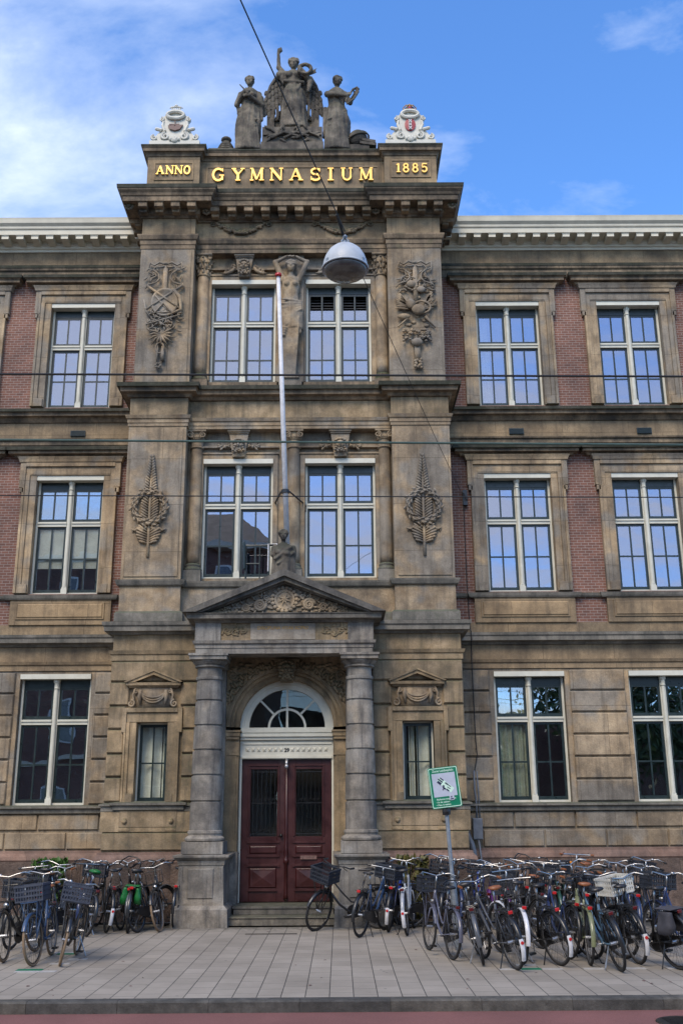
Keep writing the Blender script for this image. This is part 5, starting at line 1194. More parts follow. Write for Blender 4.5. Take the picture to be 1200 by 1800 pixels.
# coats of arms on the parapet ends
def coat(cx, kind):
    q = MB(); y=.02; z0=17.14
    o=[(-.30,0),(.30,0),(.42,.12),(.36,.26),(.30,.34),(.30,.62),(.36,.72),(.26,.80),(.20,.86),(-.20,.86),(-.26,.80),(-.36,.72),(-.30,.62),(-.30,.34),(-.36,.26),(-.42,.12)]
    q.poly([(cx+a,z0+.12+b*.98) for a,b in o], y, y+.12); q.box(cx-.60,cx+.60,y-.02,y+.14,z0+.0,z0+.20)
    q.poly([(cx-.56,z0+.20),(cx+.56,z0+.20),(cx+.38,z0+.46),(cx-.38,z0+.46)], y+.02,y+.10)
    for s in (-1,1):
        q.spiral((cx+s*.225,y-.02,z0+.31),.10,1.5,.04,flip=-s,a0=PI/2); q.spiral((cx+s*.49,y-.01,z0+.28),.075,1.4,.032,flip=-s,a0=PI/2)
        q.spiral((cx+s*.33,y-.01,z0+.80),.06,1.2,.028,flip=s,a0=PI/2); q.cap((cx+s*.34,y,z0+.50),(cx+s*.44,y,z0+.53),.05,.045)
        q.tube([(cx+s*.28,y,z0+.74),(cx+s*.30,y-.01,z0+.62),(cx+s*.24,y-.01,z0+.46)],[.03,.035,.04],6)
    for k in range(5): q.ell((cx+(k-2)*.05,y-.03,z0+.26-.02*abs(k-2)),(.035,.04,.05))
    q.ell((cx,y-.02,z0+.22),(.1,.05,.09))
    q.tube([(cx+.20*cos(2*PI*k/20),y-.03,z0+.905+.10*sin(2*PI*k/20)) for k in range(20)],.045,7,closed=True)
    o_ = q.build('coat_of_arms', M['coat'], None, smooth=False)
    if kind==0:
        tag(o_,'white carved coat of arms with a small brown ship, left end of the parapet','coat of arms','painted coats of arms on the parapet')
        s_ = MB(); s_.poly([(cx-.17,z0+.60),(cx+.19,z0+.62),(cx+.12,z0+.50),(cx,z0+.46),(cx-.12,z0+.50)],y-.05,y); s_.box(cx-.01,cx+.01,y-.05,y-.02,z0+.58,z0+.74); s_.box(cx-.1,cx+.11,y-.045,y-.02,z0+.62,z0+.65); s_.ell((cx-.11,y-.03,z0+.62),(.04,.03,.035)); s_.build('ship_emblem', M['shipbrown'], o_)
        c = MB(); c.box(cx-.12,cx+.12,y-.03,y+.10,z0+.99,z0+1.05)
        for k in range(5): 
            a=(k-2)*.32; c.tube([(cx+sin(a)*.11,y+.03,z0+1.04),(cx+sin(a)*.17,y+.03,z0+1.14)],.018,6); c.ell((cx+sin(a)*.175,y+.03,z0+1.15+.03*cos(a*1.5)),(.032,.03,.03))
        c.tube([(cx-.16,y+.03,z0+1.15),(cx-.06,y+.03,z0+1.17),(cx,y+.03,z0+1.19),(cx+.06,y+.03,z0+1.17),(cx+.16,y+.03,z0+1.15)],.015,6); c.ell((cx,y+.03,z0+1.21),(.045,.04,.035))
        c.build('crown', M['coat'], o_)
    else:
        tag(o_,'white carved coat of arms with a red oval shield, right end of the parapet','coat of arms','painted coats of arms on the parapet')
        s_ = MB(); s_.lathe([(0,0),(.125,0),(.13,.03),(0,.04)],(0,0,0),28,M=Matrix.Translation((cx,y,z0+.61)) @ Matrix.Rotation(PI/2,4,'X') @ Matrix.Diagonal((1,1.32,1,1))); sh=s_.build('shield', M['redshield'], o_)
        MB().box(cx-.035,cx+.035,y-.045,y-.036,z0+.455,z0+.765).build('pale', M['black'], sh)
        w=MB()
        for k in range(3):
            zc=z0+.705-.095*k
            for s in (-1,1):
                w.add([(cx-.034,y-.05,zc-s*.034-.012),(cx-.034,y-.05,zc-s*.034+.012),(cx+.034,y-.05,zc+s*.034+.012),(cx+.034,y-.05,zc+s*.034-.012),(cx-.034,y-.044,zc-s*.034-.012),(cx-.034,y-.044,zc-s*.034+.012),(cx+.034,y-.044,zc+s*.034+.012),(cx+.034,y-.044,zc+s*.034-.012)],[(0,1,2,3),(7,6,5,4),(0,4,5,1),(1,5,6,2),(2,6,7,3),(3,7,4,0)])
        w.build('saltire', M['whiteflat'], sh)
        c=MB(); c.box(cx-.14,cx+.14,y-.04,y+.10,z0+1.0,z0+1.05)
        for s in (-1,-.5,0,.5,1): c.tube([(cx+s*.13,y+.03-.05*(1-abs(s)),z0+1.04),(cx+s*.16,y+.03-.06*(1-abs(s)),z0+1.12),(cx+s*.08,y+.03-.03,z0+1.19),(cx,y+.03,z0+1.17)],.014,6)
        c.ell((cx,y+.03,z0+1.21),(.028,.028,.03))
        cr=c.build('crown', M['goldold'], o_); MB().ell((cx,y+.03,z0+1.08),(.13,.08,.08)).build('cap', M['black'], cr); MB().ell((cx,y-.03,z0+1.08),(.045,.035,.05)).build('jewel', M['redshield'], cr)
    q = MB(); q.box(cx-.66,cx+.66,-.06,.3,17.08,17.16); q.build('parapet_block', M['dark'], B)
    return o_
coat(-2.80,0); coat(2.83,1)
# interior volume and roof
q = MB(); q.box(XL,XR,5.2,5.35,-.2,16.2); q.box(XL,XR,WY+.45,5.2,-.1,.2); q.box(XL,XR,WY+.45,5.2,5.15,5.55); q.box(XL,XR,WY+.45,5.2,10.1,10.5); q.box(XL,XR,WY+.45,5.2,14.5,15.0)
for x in (-6.6,-3.42,3.4,6.6,9.6): q.box(x,x+.12,WY+.4,5.2,.0,15)
q.box(-3.4,3.4,.75,.78,.0,.2); q.box(-.95,.95,1.6,1.7,.2,4.8)
q.build('interior', M['int'], B)
q = MB()
for x0_,x1_ in ((-3.4,-1.25),(1.25,3.4)): q.box(x0_,x1_,.9,.95,.2,4.9)
for x in (-3.4,-1.3,1.25,3.3): q.box(x,x+.08,.3,WY+.4,.0,4.9)
for z in (5.0,10.3,14.4): q.box(-3.4,3.4,.7,WY+.5,z,z+.2)
q.build('interior', M['int'], B)
q = MB(); q.box(XL,XR,WY+.05,11,15.85,15.93); q.build('roof', M['dark'], B)
q = MB(); q.box(XL,XL+.2,WY+.02,11,-.2,15.85); q.box(XR-.2,XR,WY+.02,11,-.2,15.85); q.box(XL,XR,10.8,11,-.2,15.85); q.build('rear_wall', M['brick'], B)
# warm lamp shade seen through the lower left window

# ------------------------------------------------------------------ hanging lamp, wires, pole, sign
LP = Vector((1.16,-8.95,8.62))
def dline(a, b, n=24, sag=0): 
    a=Vector(a); b=Vector(b); return [a.lerp(b,i/n)-Vector((0,0,sag*4*(i/n)*(1-i/n))) for i in range(n+1)]
hook = LP+Vector((0,0,.50))
S_ = MB(); S_.tube(dline((3.95,1.42,8.72),hook+Vector((0,.06,.02)),20,.05),.0055,5); S_.tube(dline(hook+Vector((0,-.06,.02)),(-3.15,-24.5,10.25),20,.06),.0075,5)
S_.cap(hook+Vector((-.02,.03,.02)),hook+Vector((-.10,-.30,.10)),.022,.022,6)
tag(S_.build('span_wire', M['wire']),'black span wire carrying the street lamp diagonally from the sky to the brick wall','wire')
L = thing('street_lamp','white dome street lamp hanging from a wire in front of the upper window','street lamp',LP)
q = MB(); prof=[(.285,-.0),(.288,.03),(.28,.10),(.255,.18),(.21,.26),(.15,.315),(.08,.345),(.045,.35)]; q.lathe(prof,(0,0,0),40); q.lathe([(.285,.0),(.30,-.005),(.30,.02),(.288,.03)],(0,0,0),40)
q.build('lamp_housing',M['lampwhite'],L,smooth=True)
q = MB(); q.lathe([(.285,0),(.275,-.03),(.24,-.065),(.2,-.07),(.19,-.075),(.1,-.09),(0,-.095)],(0,0,0),40); q.build('lamp_lens',M['lens'],L,smooth=True)
q = MB(); 
for a in (.6,2.5,3.8,5.6): q.obox(Matrix.Translation((.285*cos(a),.285*sin(a),.03)) @ Matrix.Rotation(a,4,'Z'),.012,.02,.035)
q.tube([(.03,0,.34),(.04,0,.42),(.0,0,.47),(-.04,0,.42),(-.03,0,.34)],.016,6); q.ell((0,0,.48),(.03,.03,.03)); q.cap((0,0,.36),(0,0,.40),.035,.03)
q.build('lamp_hanger',M['galv'],L)
for (a,b,mat,r,lab) in (((-1.841,-12.43),(4.06,-12.31),'wire',.0095,'thick black overhead wire, highest of the three crossing the facade'),((-2.354,-10.85),(4.625,-10.60),'wiregreen',.0115,'green overhead wire, middle of the three crossing the facade'),((-2.957,-9.0),(5.225,-8.78),'wire',.0068,'thin dark overhead wire, lowest of the three crossing the facade')):
    dx=(b[1]-a[1])/(b[0]-a[0]); tag(MB().tube([(x,a[1]+dx*(x-a[0]),5.6) for x in (-40,-20,0,20,40)],r,6).build('overhead_wire',M[mat]),lab,'wire','overhead wires crossing the street')
F = thing('flagpole','leaning white flagpole with a red cap rising behind the pediment bust','flagpole',(.0,-.10,6.95))
p0=Vector((0,0,0)); p1=Vector((-.20,-1.12,6.05))
MB().tube([p0,p0.lerp(p1,.5),p1],[.058,.052,.040],14).build('pole',M['poleWhite'],F,smooth=True)
MB().lathe([(0,-.03),(.06,-.03),(.075,0),(.07,.035),(.03,.06),(0,.065)],p1,16).build('pole_cap',M['red'],F,smooth=True)
pb=p0.lerp(p1,.24)
q=MB()
for s,xx in ((-1,-.34),(1,.34)):
    w=Vector((xx,CY+.10+.10,8.36-6.95+.02)); q.tube([pb+Vector((s*.05,0,0)),pb+Vector((s*.09,.02,0)),w],.02,5); q.tube([w,w+Vector((0,0,-.16))],.02,5)
q.lathe([(.075,-.035),(.085,-.035),(.085,.035),(.075,.035)],pb,14)
q.build('pole_bracket',M['black'],F)
# metal rail and box fixed at the window left of the bust
R_=thing('flag_handling_rail','dark metal rail with pale hoop in front of the window left of the bust','rail',(-.62,.12,6.75))
q=MB(); q.tube([(-.27,0,-.1),(-.27,0,.62),(.30,0,.62)],.02,6); q.tube([(-.27,0,.22),(.02,0,.22)],.015,5); q.tube([(.02,0,.62),(.02,0,-.1)],.015,5); q.cap((-.31,-.03,.66),(-.30,-.03,.12),.03,.03); q.build('rail',M['green'],R_)
MB().tube([(.20,-.03,.05),(.20,-.03,.64),(.38,-.03,.64),(.44,-.03,.5),(.44,-.03,.12)],.014,6).build('hoop',M['poleWhite'],R_)
# information sign
base=Vector((2.80,-4.26,0)); lean=Matrix.Rotation(-math.atan(.055),4,'Y')
S=thing('zone_sign','green zone sign with a street map on a leaning grey post','sign',base,(0,-math.atan(.055),0))
q=MB(); q.lathe([(.055,0),(.055,.95),(.04,.97),(.03,1.0),(.03,2.02),(.0,2.03)],(0,0,0),14); q.build('post',M['galv'],S,smooth=False)
q=MB(); q.lathe([(.034,-.05),(.06,-.05),(.065,0),(.06,.04),(.034,.05)],(0,0,1.97),12); q.box(-.02,.02,-.05,0,1.95,2.35); q.build('clamp',M['black'],S)
mx=Matrix.Translation((0,-.06,2.33)) @ Matrix.Rotation(math.radians(-3.2),4,'Y')
def rrect(x0,x1,z0,z1,r,n=5):
    p=[]
    for cx,cz,a in ((x1-r,z0+r,-PI/2),(x1-r,z1-r,0),(x0+r,z1-r,PI/2),(x0+r,z0+r,PI)): p+=[(cx+r*cos(a+PI/2*i/n),cz+r*sin(a+PI/2*i/n)) for i in range(n+1)]
    return p
Pn=MB().poly(rrect(-.232,.232,-.305,.305,.025),0,.012).build('panel',M['signgreen'],S,M=mx)
q=MB(); o_=rrect(-.222,.222,-.295,.295,.02); i_=rrect(-.212,.212,-.285,.285,.016); q.band(i_+[i_[0]],o_+[o_[0]],-.003,0); q.build('border',M['signwhite'],Pn,M=mx)
q=MB(); q.poly([(-.18,-.135),(.18,-.135),(.18,.215),(-.18,.215)],-.003,0); q.build('map',M['signgrey'],Pn,M=mx)
q=MB()
def bar(cx,cz,l,w,a=-.75,y=-.006): q.obox(Matrix.Translation((cx,y,cz)) @ Matrix.Rotation(-a,4,'Y'),l/2,.0012,w/2)
for cx,cz,l,w in ((-.075,.075,.07,.034),(-.055,.105,.085,.020),(-.03,.125,.07,.018),(.035,.05,.055,.02),(.075,.015,.05,.012),(.06,-.015,.055,.012),(.04,-.045,.05,.018),(-.015,.02,.03,.025),(-.01,-.01,.05,.022)): bar(cx,cz,l,w)
bar(-.02,-.02,.05,.012,.8); q.build('map_print',M['signink'],Pn,M=mx)
q=MB()
bar(.015,.035,.27,.085,y=-.0045); q.build('map_print',M['signwhite'],Pn,M=mx)
for txt,x,z,s in (('Zone Leidseplein',0,.236,.048),('Parkeren toegestaan',-.0,-.183,.036),('• In de vakken',-.055,-.225,.036),('• Max. 6 weken',-.052,-.266,.036)):
    text_mesh('lettering',txt,s,M['signwhite'],Pn,mx @ Matrix.Translation((x,-.004,z)) @ Matrix.Rotation(PI/2,4,'X'),.001,.0008)
q=MB(); q.poly(rrect(.05,.125,-.20,-.125,.015),-.009,-.006); q.build('sticker',M['signgrey'],Pn,M=mx)
q=MB(); q.poly([(.06,-.19),(.115,-.185),(.11,-.17),(.065,-.175)],-.011,-.009); q.poly([(.07,-.16),(.09,-.165),(.095,-.135),(.075,-.14)],-.011,-.009); q.build('sticker_print',M['signink'],Pn,M=mx)
# services on the right-hand wall
q=MB(); q.tube([(3.93,1.40,8.98),(3.93,1.40,8.70)],.05,4); q.box(3.89,3.99,1.36,1.48,8.62,8.98); q.tube([(3.9,1.35,8.9),(3.98,1.35,8.72)],.02,5)
tag(q.build('wire_anchor',M['black']),'small black wire anchor bolted to the brick wall right of the bay','anchor')
q=MB(); P=[(3.90,1.40,8.6),(3.90,1.41,6.7),(3.91,1.33,6.55),(3.91,1.42,6.4),(3.92,1.40,5.9),(3.92,1.20,5.66),(3.92,1.22,5.5),(3.93,1.42,5.3),(3.93,1.38,4.9),(3.94,1.39,3.4),(3.96,1.39,3.1),(3.89,1.39,2.78)]
q.tube(P,.011,5)
for i in range(34):
    z=8.5-i*.165; x=3.90+.04*(8.6-z)/5.6; yb_=1.39 if not(5.4<z<5.8) else 1.2; q.ell((x,yb_,z),(.016,.016,.012),None,5,4)
tag(q.build('wall_cable',M['wire']),'dark cable clipped down the wall right of the bay','cable')
J=thing('junction_box','grey electrical box with conduits above the bicycles right of the bay','electrical box',(3.90,1.38,1.40))
q=MB(); q.bevblock(-.11,.09,-.14,-.0,0,.42,.015); q.build('box',M['pipe'],J,bevel=.004)
q=MB(); q.tube([(-.01,-.03,.42),(-.01,-.03,.8),(-.03,-.02,1.0),(-.03,-.02,1.38)],.022,7); q.tube([(.05,-.03,.42),(.045,-.03,.9),(.03,-.02,1.36)],.016,7); q.tube([(.0,-.10,.0),(.03,-.10,-.3),(.03,-.18,-.4),(.03,-.18,-1.38)],.022,7); q.build('conduit',M['pipe'],J,smooth=True)
q=MB(); q.tube([(3.66,1.44,1.62),(3.70,1.36,1.50),(3.76,1.30,1.32),(3.79,1.27,1.18),(3.79,1.25,.6),(3.79,1.25,.0)],.055,10); q.lathe([(.055,0),(.066,0),(.066,.06),(.055,.06)],(3.79,1.26,1.0),10)
tag(q.build('drainpipe',M['pipe'],None,smooth=True),'grey drainpipe bending out of the corner beside the bay','drainpipe')
# rebates and stone patch, weeds
def plant(x,y,h,w,n,label,cols):
    m,nd,lk,b=newmat('leaves'); g=nd.new('ShaderNodeNewGeometry'); lk.new(ramp(nd,lk,g.outputs['Random Per Island'],[(0,cols[0]),(1,cols[1])]),b.inputs['Base Color']); b.inputs['Roughness'].default_value=.6
    T=thing('wall_plant',label,'plant',(x,y,0)); q=MB(); st=MB(); r=random.Random(int(x*10))
    for k in range(9):
        a=r.random()*6.28; top=Vector((w*.7*cos(a)*r.random(),w*.4*sin(a),h*(.6+.4*r.random()))); st.tube([(0,0,0),top*.5+Vector((0,0,.05)),top],[.012,.008,.004],4)
    for k in range(n):
        t=r.random()**.6; c=Vector(((r.random()-.5)*2*w*(.5+.5*t),(r.random()-.5)*w*.8,h*t)); R2=Euler((r.random()*3,r.random()*3,r.random()*6)).to_matrix().to_4x4()
        L=.05+.05*r.random(); vs=[R2@Vector(p)+c for p in ((-L,0,0),(0,-L*.5,.01),(L,0,0),(0,L*.5,.01))]; q.add(vs,[(0,1,2,3)])
    st.build('stem',M['shipbrown'],T); q.build('leaves',m,T)
plant(-4.75,.9,1.08,.34,700,'leafy green shrub growing by the wall behind the left bicycles',((.02,.06,.008,1),(.06,.15,.02,1)))
plant(2.42,-.35,1.15,.30,420,'yellowish weed growing by the wall beside the right pedestal',((.05,.055,.012,1),(.12,.11,.03,1)))

# ------------------------------------------------------------------ bicycles
paint={}
def pm(name,c,**k):
    if name not in paint: paint[name]=plain(name,c,k.get('rough',.35),coat=.3,metal=k.get('metal',0))
    return paint[name]
PB_={'black':(.012,.012,.013),'blue':(.025,.055,.12),'navy':(.02,.035,.10),'lilac':(.085,.09,.13),'silver':(.30,.32,.35),'olive':(.17,.19,.10),'light blue':(.09,.17,.24),'purple':(.08,.02,.13),'grey':(.07,.075,.085),'green':(.02,.07,.05),'brightblue':(.02,.05,.28)}
brown=plain('saddle_leather',(.22,.075,.025),.45); blackseat=plain('saddle_vinyl',(.014,.014,.016),.4)
whitemud=plain('white_mudguard',(.62,.63,.66),.3,coat=.3); bags={'green':plain('green_pannier',(.0,.12,.02),.5,coat=.2),'grey':plain('grey_pannier',(.045,.045,.055),.85,bump=.4),'black':plain('black_pannier',(.012,.012,.014),.8)}
crates={'blue':plain('grey_blue_crate',(.05,.06,.085),.5),'black':M['plastic'],'white':plain('white_crate',(.62,.60,.53),.45),'wire':M['galv']}
orange=plain('orange_cloth',(.7,.25,.02),.7)
RW_=.345
def wheel_mesh(tyre='rubber'):
    """wheel in the xz plane about the origin -> (tyre, rim+spokes, hub)"""
    t=MB(); t.tube([((RW_-.018)*cos(2*PI*k/36),0,(RW_-.018)*sin(2*PI*k/36)) for k in range(36)],.0195,7,closed=True)
    r=MB(); r.tube([((RW_-.04)*cos(2*PI*k/36),0,(RW_-.04)*sin(2*PI*k/36)) for k in range(36)],.0115,5,closed=True)
    for k in range(28):
        a=2*PI*k/28; b=a+(.5 if k%2 else -.5); s=1 if k%4<2 else -1
        r.tube([(.02*cos(b),s*.028,.02*sin(b)),((RW_-.045)*cos(a),0,(RW_-.045)*sin(a))],.0018,3)
    h=MB(); h.tube([(0,-.05,0),(0,.05,0)],.022,8)
    return t,r,h
def crate(mb,cx,cy,z0,lx,ly,h):
    for yy in (-ly/2,ly/2):
        for k in range(4): mb.box(cx-lx/2,cx+lx/2,cy+yy-.006,cy+yy+.006,z0+h*k/3.4,z0+h*k/3.4+.022)
        for k in range(9): x=cx-lx/2+lx*k/8; mb.box(x-.006,x+.006,cy+yy-.008,cy+yy+.008,z0,z0+h)
    for xx in (-lx/2,lx/2):
        for k in range(4): mb.box(cx+xx-.006,cx+xx+.006,cy-ly/2,cy+ly/2,z0+h*k/3.4,z0+h*k/3.4+.022)
        for k in range(11): y=cy-ly/2+ly*k/10; mb.box(cx+xx-.008,cx+xx+.008,cy+y-cy-.006 if False else y-.006+cy,y+.006+cy,z0,z0+h)
    mb.box(cx-lx/2,cx+lx/2,cy-ly/2,cy+ly/2,z0-.006,z0+.008); mb.box(cx-lx/2-.014,cx+lx/2+.014,cy-ly/2-.014,cy-ly/2+.008,z0+h-.02,z0+h+.008); mb.box(cx-lx/2-.014,cx+lx/2+.014,cy+ly/2-.008,cy+ly/2+.014,z0+h-.02,z0+h+.008); mb.box(cx-lx/2-.014,cx-lx/2+.008,cy-ly/2,cy+ly/2,z0+h-.02,z0+h+.008); mb.box(cx+lx/2-.008,cx+lx/2+.014,cy-ly/2,cy+ly/2,z0+h-.02,z0+h+.008)
def bike(x,y,ang,label,near='rear',color='black',style='step',bar='swept',barmat='chrome',seat='black',front=None,frontmat='black',rear=None,pan=None,mud='same',flap=False,tyre='rubber',steer=0,lean=6,light=True,scale=1.0,group='bicycles parked along the facade',flip=1,chaincase=True,kick=True,wave=0,extra=None):
    """x,y: ground point of the wheel nearest the street; ang: heading from that wheel to the other (deg, 90 = straight to the wall)"""
    fm=pm('frame_'+color.replace(' ','_'),PB_[color]); a=math.radians(ang); wb=1.12*scale
    far=Vector((x+wb*cos(a),y+wb*sin(a),0)); nearp=Vector((x,y,0))
    rearp,frontp=(nearp,far) if near=='rear' else (far,nearp)
    mid=(rearp+frontp)/2; lean=lean+random.uniform(-2,4); yaw=math.atan2(frontp.y-rearp.y,frontp.x-rearp.x)
    T=thing('bicycle',label,'bicycle',(mid.x,mid.y,0),(0,0,0),group)
    T.rotation_euler=(Euler((math.radians(lean*flip),0,yaw),'XYZ')); T.scale=(scale,)*3
    RX,FX,HZ=-.56,.56,RW_
    bb=Vector((-.10,0,.29)); st=Vector((-.27,0,.80)); ht=Vector((.315,0,.90)); hb=Vector((.375,0,.66))
    rnd=random.Random(int((x+20)*100+abs(y)*37))
    if steer==0: steer=rnd.uniform(-24,24)
    f=MB(); r=.017
    f.tube([hb+(ht-hb)*-.05,ht],.021,8); f.tube([bb,st],.017,7)
    if style=='step':
        f.tube([hb+Vector((0,0,.03)),Vector((.16,0,.42)),Vector((.0,0,.31)),bb],.021,8); f.tube([ht-Vector((0,0,.05)),Vector((.12,0,.62)),Vector((-.05,0,.46)),bb.lerp(st,.32)],.014,7)
    elif style=='wave':
        f.tube([ht-Vector((-.02,0,.12)),Vector((.2,0,.52)),Vector((.02,0,.36)),bb],.034,9)
    else:
        f.tube([hb,bb],.018,8); f.tube([ht-Vector((0,0,.04)),st-Vector((0,0,.03))],.016,7)
    for s in (-1,1):
        f.tube([Vector((RX,s*.055,HZ)),bb+Vector((0,s*.03,0))],.010,5); f.tube([Vector((RX,s*.055,HZ)),bb.lerp(st,.86)+Vector((0,s*.015,0))],.009,5)
    f.tube([bb+Vector((0,-.04,0)),bb+Vector((0,.04,0))],.026,8)
    Fo=f.build('frame',fm,T,smooth=True)
    # steering axis transform
    ax=(ht-hb).normalized(); SM=Matrix.Translation(hb) @ Matrix.Rotation(math.radians(steer),4,ax) @ Matrix.Translation(-hb)
    def FB(mb,name,mat,par=T,**k): return mb.build(name,mat,par,M=SM,**k)
    f=MB(); cr=hb+Vector((.02,0,-.03))
    for s in (-1,1): f.tube([cr+Vector((0,s*.045,0)),Vector((.47,s*.05,.50)),Vector((FX,s*.05,HZ))],[.014,.012,.009],6)
    f.tube([cr+Vector((0,-.045,0)),cr+Vector((0,.045,0))],.014,6)
    FB(f,'fork',fm,smooth=True)
    tm=M['tan'] if tyre=='tan' else M['rubber']
    for which,cx in (('r',RX),('f',FX)):
        t,rm,h=wheel_mesh(); Mx=Matrix.Translation((cx,0,HZ))
        if which=='f': Mx=SM@Mx
        w=t.build('wheel',tm,T,M=Mx,smooth=True); rm.build('rim',M['rim'] if rnd.random()<.6 else M['black'],w,M=Mx); h.build('hub',M['alu'],w,M=Mx)
    # mudguards
    mg=M['black'] if mud=='black' else whitemud if mud=='white' else fm
    def guard(cx,a0,a1,flapp=False):
        n=16; vs=[]; 
        for i in range(n+1):
            aa=math.radians(a0+(a1-a0)*i/n)
            for dy,dr in ((-.030,.010),(-.018,.026),(.018,.026),(.030,.010)): vs.append((cx+(RW_+dr)*cos(aa),dy,HZ+(RW_+dr)*sin(aa)))
        vs+=[(v[0]+(cx-v[0])*.008,v[1],v[2]+(HZ-v[2])*.008) for v in vs]; k=(n+1)*4; fs=[]
        for i in range(n):
            for j in range(3): 
                q0=i*4+j; fs+=[(q0,q0+1,q0+5,q0+4),(k+q0,k+q0+4,k+q0+5,k+q0+1)]
        return MB().add(vs,fs)
    if mud!='none':
        guard(RX,35,192).build('mudguard',mg,T,smooth=True); FB(guard(FX,25,168),'mudguard',mg,smooth=True)
    if flap:
        guard(RX,168,212).build('mudguard_tail',whitemud,T,smooth=True,M=Matrix.Translation((-.006,0,0)))
        MB().lathe([(0,0),(.022,0),(.022,.008),(0,.01)],(0,0,0),10,M=Matrix.Translation((RX-.375,0,HZ+.03)) @ Matrix.Rotation(-PI/2,4,'Y')).build('reflector',M['red'],T)
    # saddle
    sh=.965+rnd.random()*.05; sc=Vector((-.315,0,sh)); sm=brown if seat=='brown' else blackseat
    q=MB(); M0=Matrix.Identity(4)
    pr=[(-.13,.010,.035,.0),(-.12,.085,.05,.012),(-.06,.095,.05,.015),(.0,.06,.045,.008),(.06,.03,.04,.0),(.13,.018,.03,-.004),(.15,.006,.02,-.008)]
    vs=[];n_=8
    for px,hw,hh,dz in pr:
        for k in range(n_): t_=2*PI*k/n_; vs.append((sc.x+px,hw*cos(t_),sc.z+dz+hh*.5*sin(t_)*(1 if sin(t_)>0 else 1.1)))
    fs=[]
    for i in range(len(pr)-1):
        for k in range(n_): fs.append((i*n_+k,i*n_+(k+1)%n_,(i+1)*n_+(k+1)%n_,(i+1)*n_+k))
    fs+=[tuple(range(n_)),tuple(range((len(pr)-1)*n_,len(pr)*n_))]
    S0=q.add(vs,fs).build('saddle',sm,T,smooth=True)
    MB().tube([st,sc-Vector((0,0,.03))],.013,7).build('seat_post',M['chrome'],T,smooth=True)
    # handlebar
    hz=1.03+rnd.random()*.12; hc=ht+(ht-hb).normalized()*(hz-ht.z); q=MB(); q.tube([ht,hc-Vector((0,0,.02)),hc+Vector((.035,0,.0))],.0125,7)
    bm=M['chrome'] if barmat=='chrome' else M['black']; hw=.30
    FB(q,'stem',M['chrome'] if barmat=='chrome' else M['black'],smooth=True)
    c0=hc+Vector((.035,0,.0)); q=MB()
    if bar=='swept': P=[(-.20,1,.0),(-.10,1,.01),(-.01,.75,.045),(.02,.45,.03),(.0,0,0)]
    elif bar=='omafiets': P=[(-.28,.92,-.06),(-.16,1,-.02),(.0,.9,.05),(.03,.45,.05),(.0,0,0)]
    else: P=[(-.05,1,.0),(-.03,.8,.0),(.0,.4,.0),(.0,0,0)]
    pts=[c0+Vector((p[0],-hw*p[1],p[2])) for p in P]+[c0+Vector((p[0],hw*p[1],p[2])) for p in P[-2::-1]]
    q.tube(pts,.0115,7); FB(q,'handlebar',bm,smooth=True)
    gm_=brown if seat=='brown' else blackseat
    for s in (-1,1):
        e0=c0+Vector((P[0][0],s*hw*P[0][1],P[0][2])); e1=c0+Vector((P[1][0],s*hw*P[1][1],P[1][2])); FB(MB().tube([e0+(e0-e1)*.15,e0.lerp(e1,.85)],.017,7),'grip',gm_)
    q=MB(); q.tube([c0+Vector((.02,.12,.02)),c0+Vector((.09,.05,-.05)),Vector((.40,.01,.72))],.004,4); q.tube([c0+Vector((.02,-.12,.02)),c0+Vector((.10,-.05,-.08)),Vector((.40,-.01,.70)),Vector((.46,-.04,.5))],.004,4)
    for s in (-1,1): q.tube([c0+Vector((-.0,s*hw*.72,.03)),c0+Vector((-.06,s*hw*.95,-.03))],.007,4)
    FB(q,'brake_cable',M['black'])
    if rnd.random()<.6: FB(MB().ell(c0+Vector((.0,-.12,.035)),(.028,.028,.022)),'bell',M['chrome'],smooth=True)
    # headlight
    if light:
        q=MB(); q.lathe([(0,-.05),(.02,-.045),(.035,-.01),(.038,.01),(.0,.015)],(0,0,0),10,M=Matrix.Translation((.44,0,.735)) @ Matrix.Rotation(PI/2,4,'Y')); FB(q,'headlight',M['chrome'],smooth=True)
    # chain case, cranks, pedals
    q=MB()
    if chaincase: q.poly([(bb.x+.115*cos(t_),bb.z+.115*sin(t_)) for t_ in [math.radians(d) for d in range(-90,91,20)]]+[(RX-.02+.055*cos(t_),HZ+.055*sin(t_)) for t_ in [math.radians(d) for d in range(90,271,30)]],-.075,-.045)
    else: q.lathe([(.02,0),(.09,0),(.09,.006),(.02,.006)],(0,0,0),20,M=Matrix.Translation((bb.x,-.06,bb.z)) @ Matrix.Rotation(PI/2,4,'X')); 
    q.build('chain_case',M['black'],T)
    ca=rnd.random()*6.28
    for s in (-1,1):
        d=Vector((cos(ca)*s,0,sin(ca)*s))*.165; c1=bb+Vector((0,s*.09,0)); q=MB().tube([bb+Vector((0,s*.04,0)),c1,c1+d],.009,5)
        K=q.build('crank',M['alu'],T); MB().box(*(lambda p:(p.x-.045,p.x+.045,min(p.y,p.y+s*.09),max(p.y,p.y+s*.09),p.z-.012,p.z+.012))(c1+d)).build('pedal',M['black'],K)
    # carrier
    q=MB(); rz=.735
    for s in (-.05,0,.05): q.tube([(RX-.18,s,rz),(-.34,s,rz)],.007,5)
    for xx in (RX-.18,RX,-.36): q.tube([(xx,-.055,rz),(xx,.055,rz)],.007,5)
    for s in (-1,1): q.tube([(RX-.12,s*.055,rz),(RX,s*.06,HZ+.02)],.006,5); q.tube([(-.40,s*.055,rz),(RX,s*.06,HZ+.02)],.006,5)
    q.build('carrier',M['black'] if color!='silver' else M['galv'],T)
    MB().box(RX-.205,RX-.18,-.03,.03,rz-.03,rz+.012).build('rear_light',M['red'] if rnd.random()<.5 else M['darkred'],T,bevel=.006)
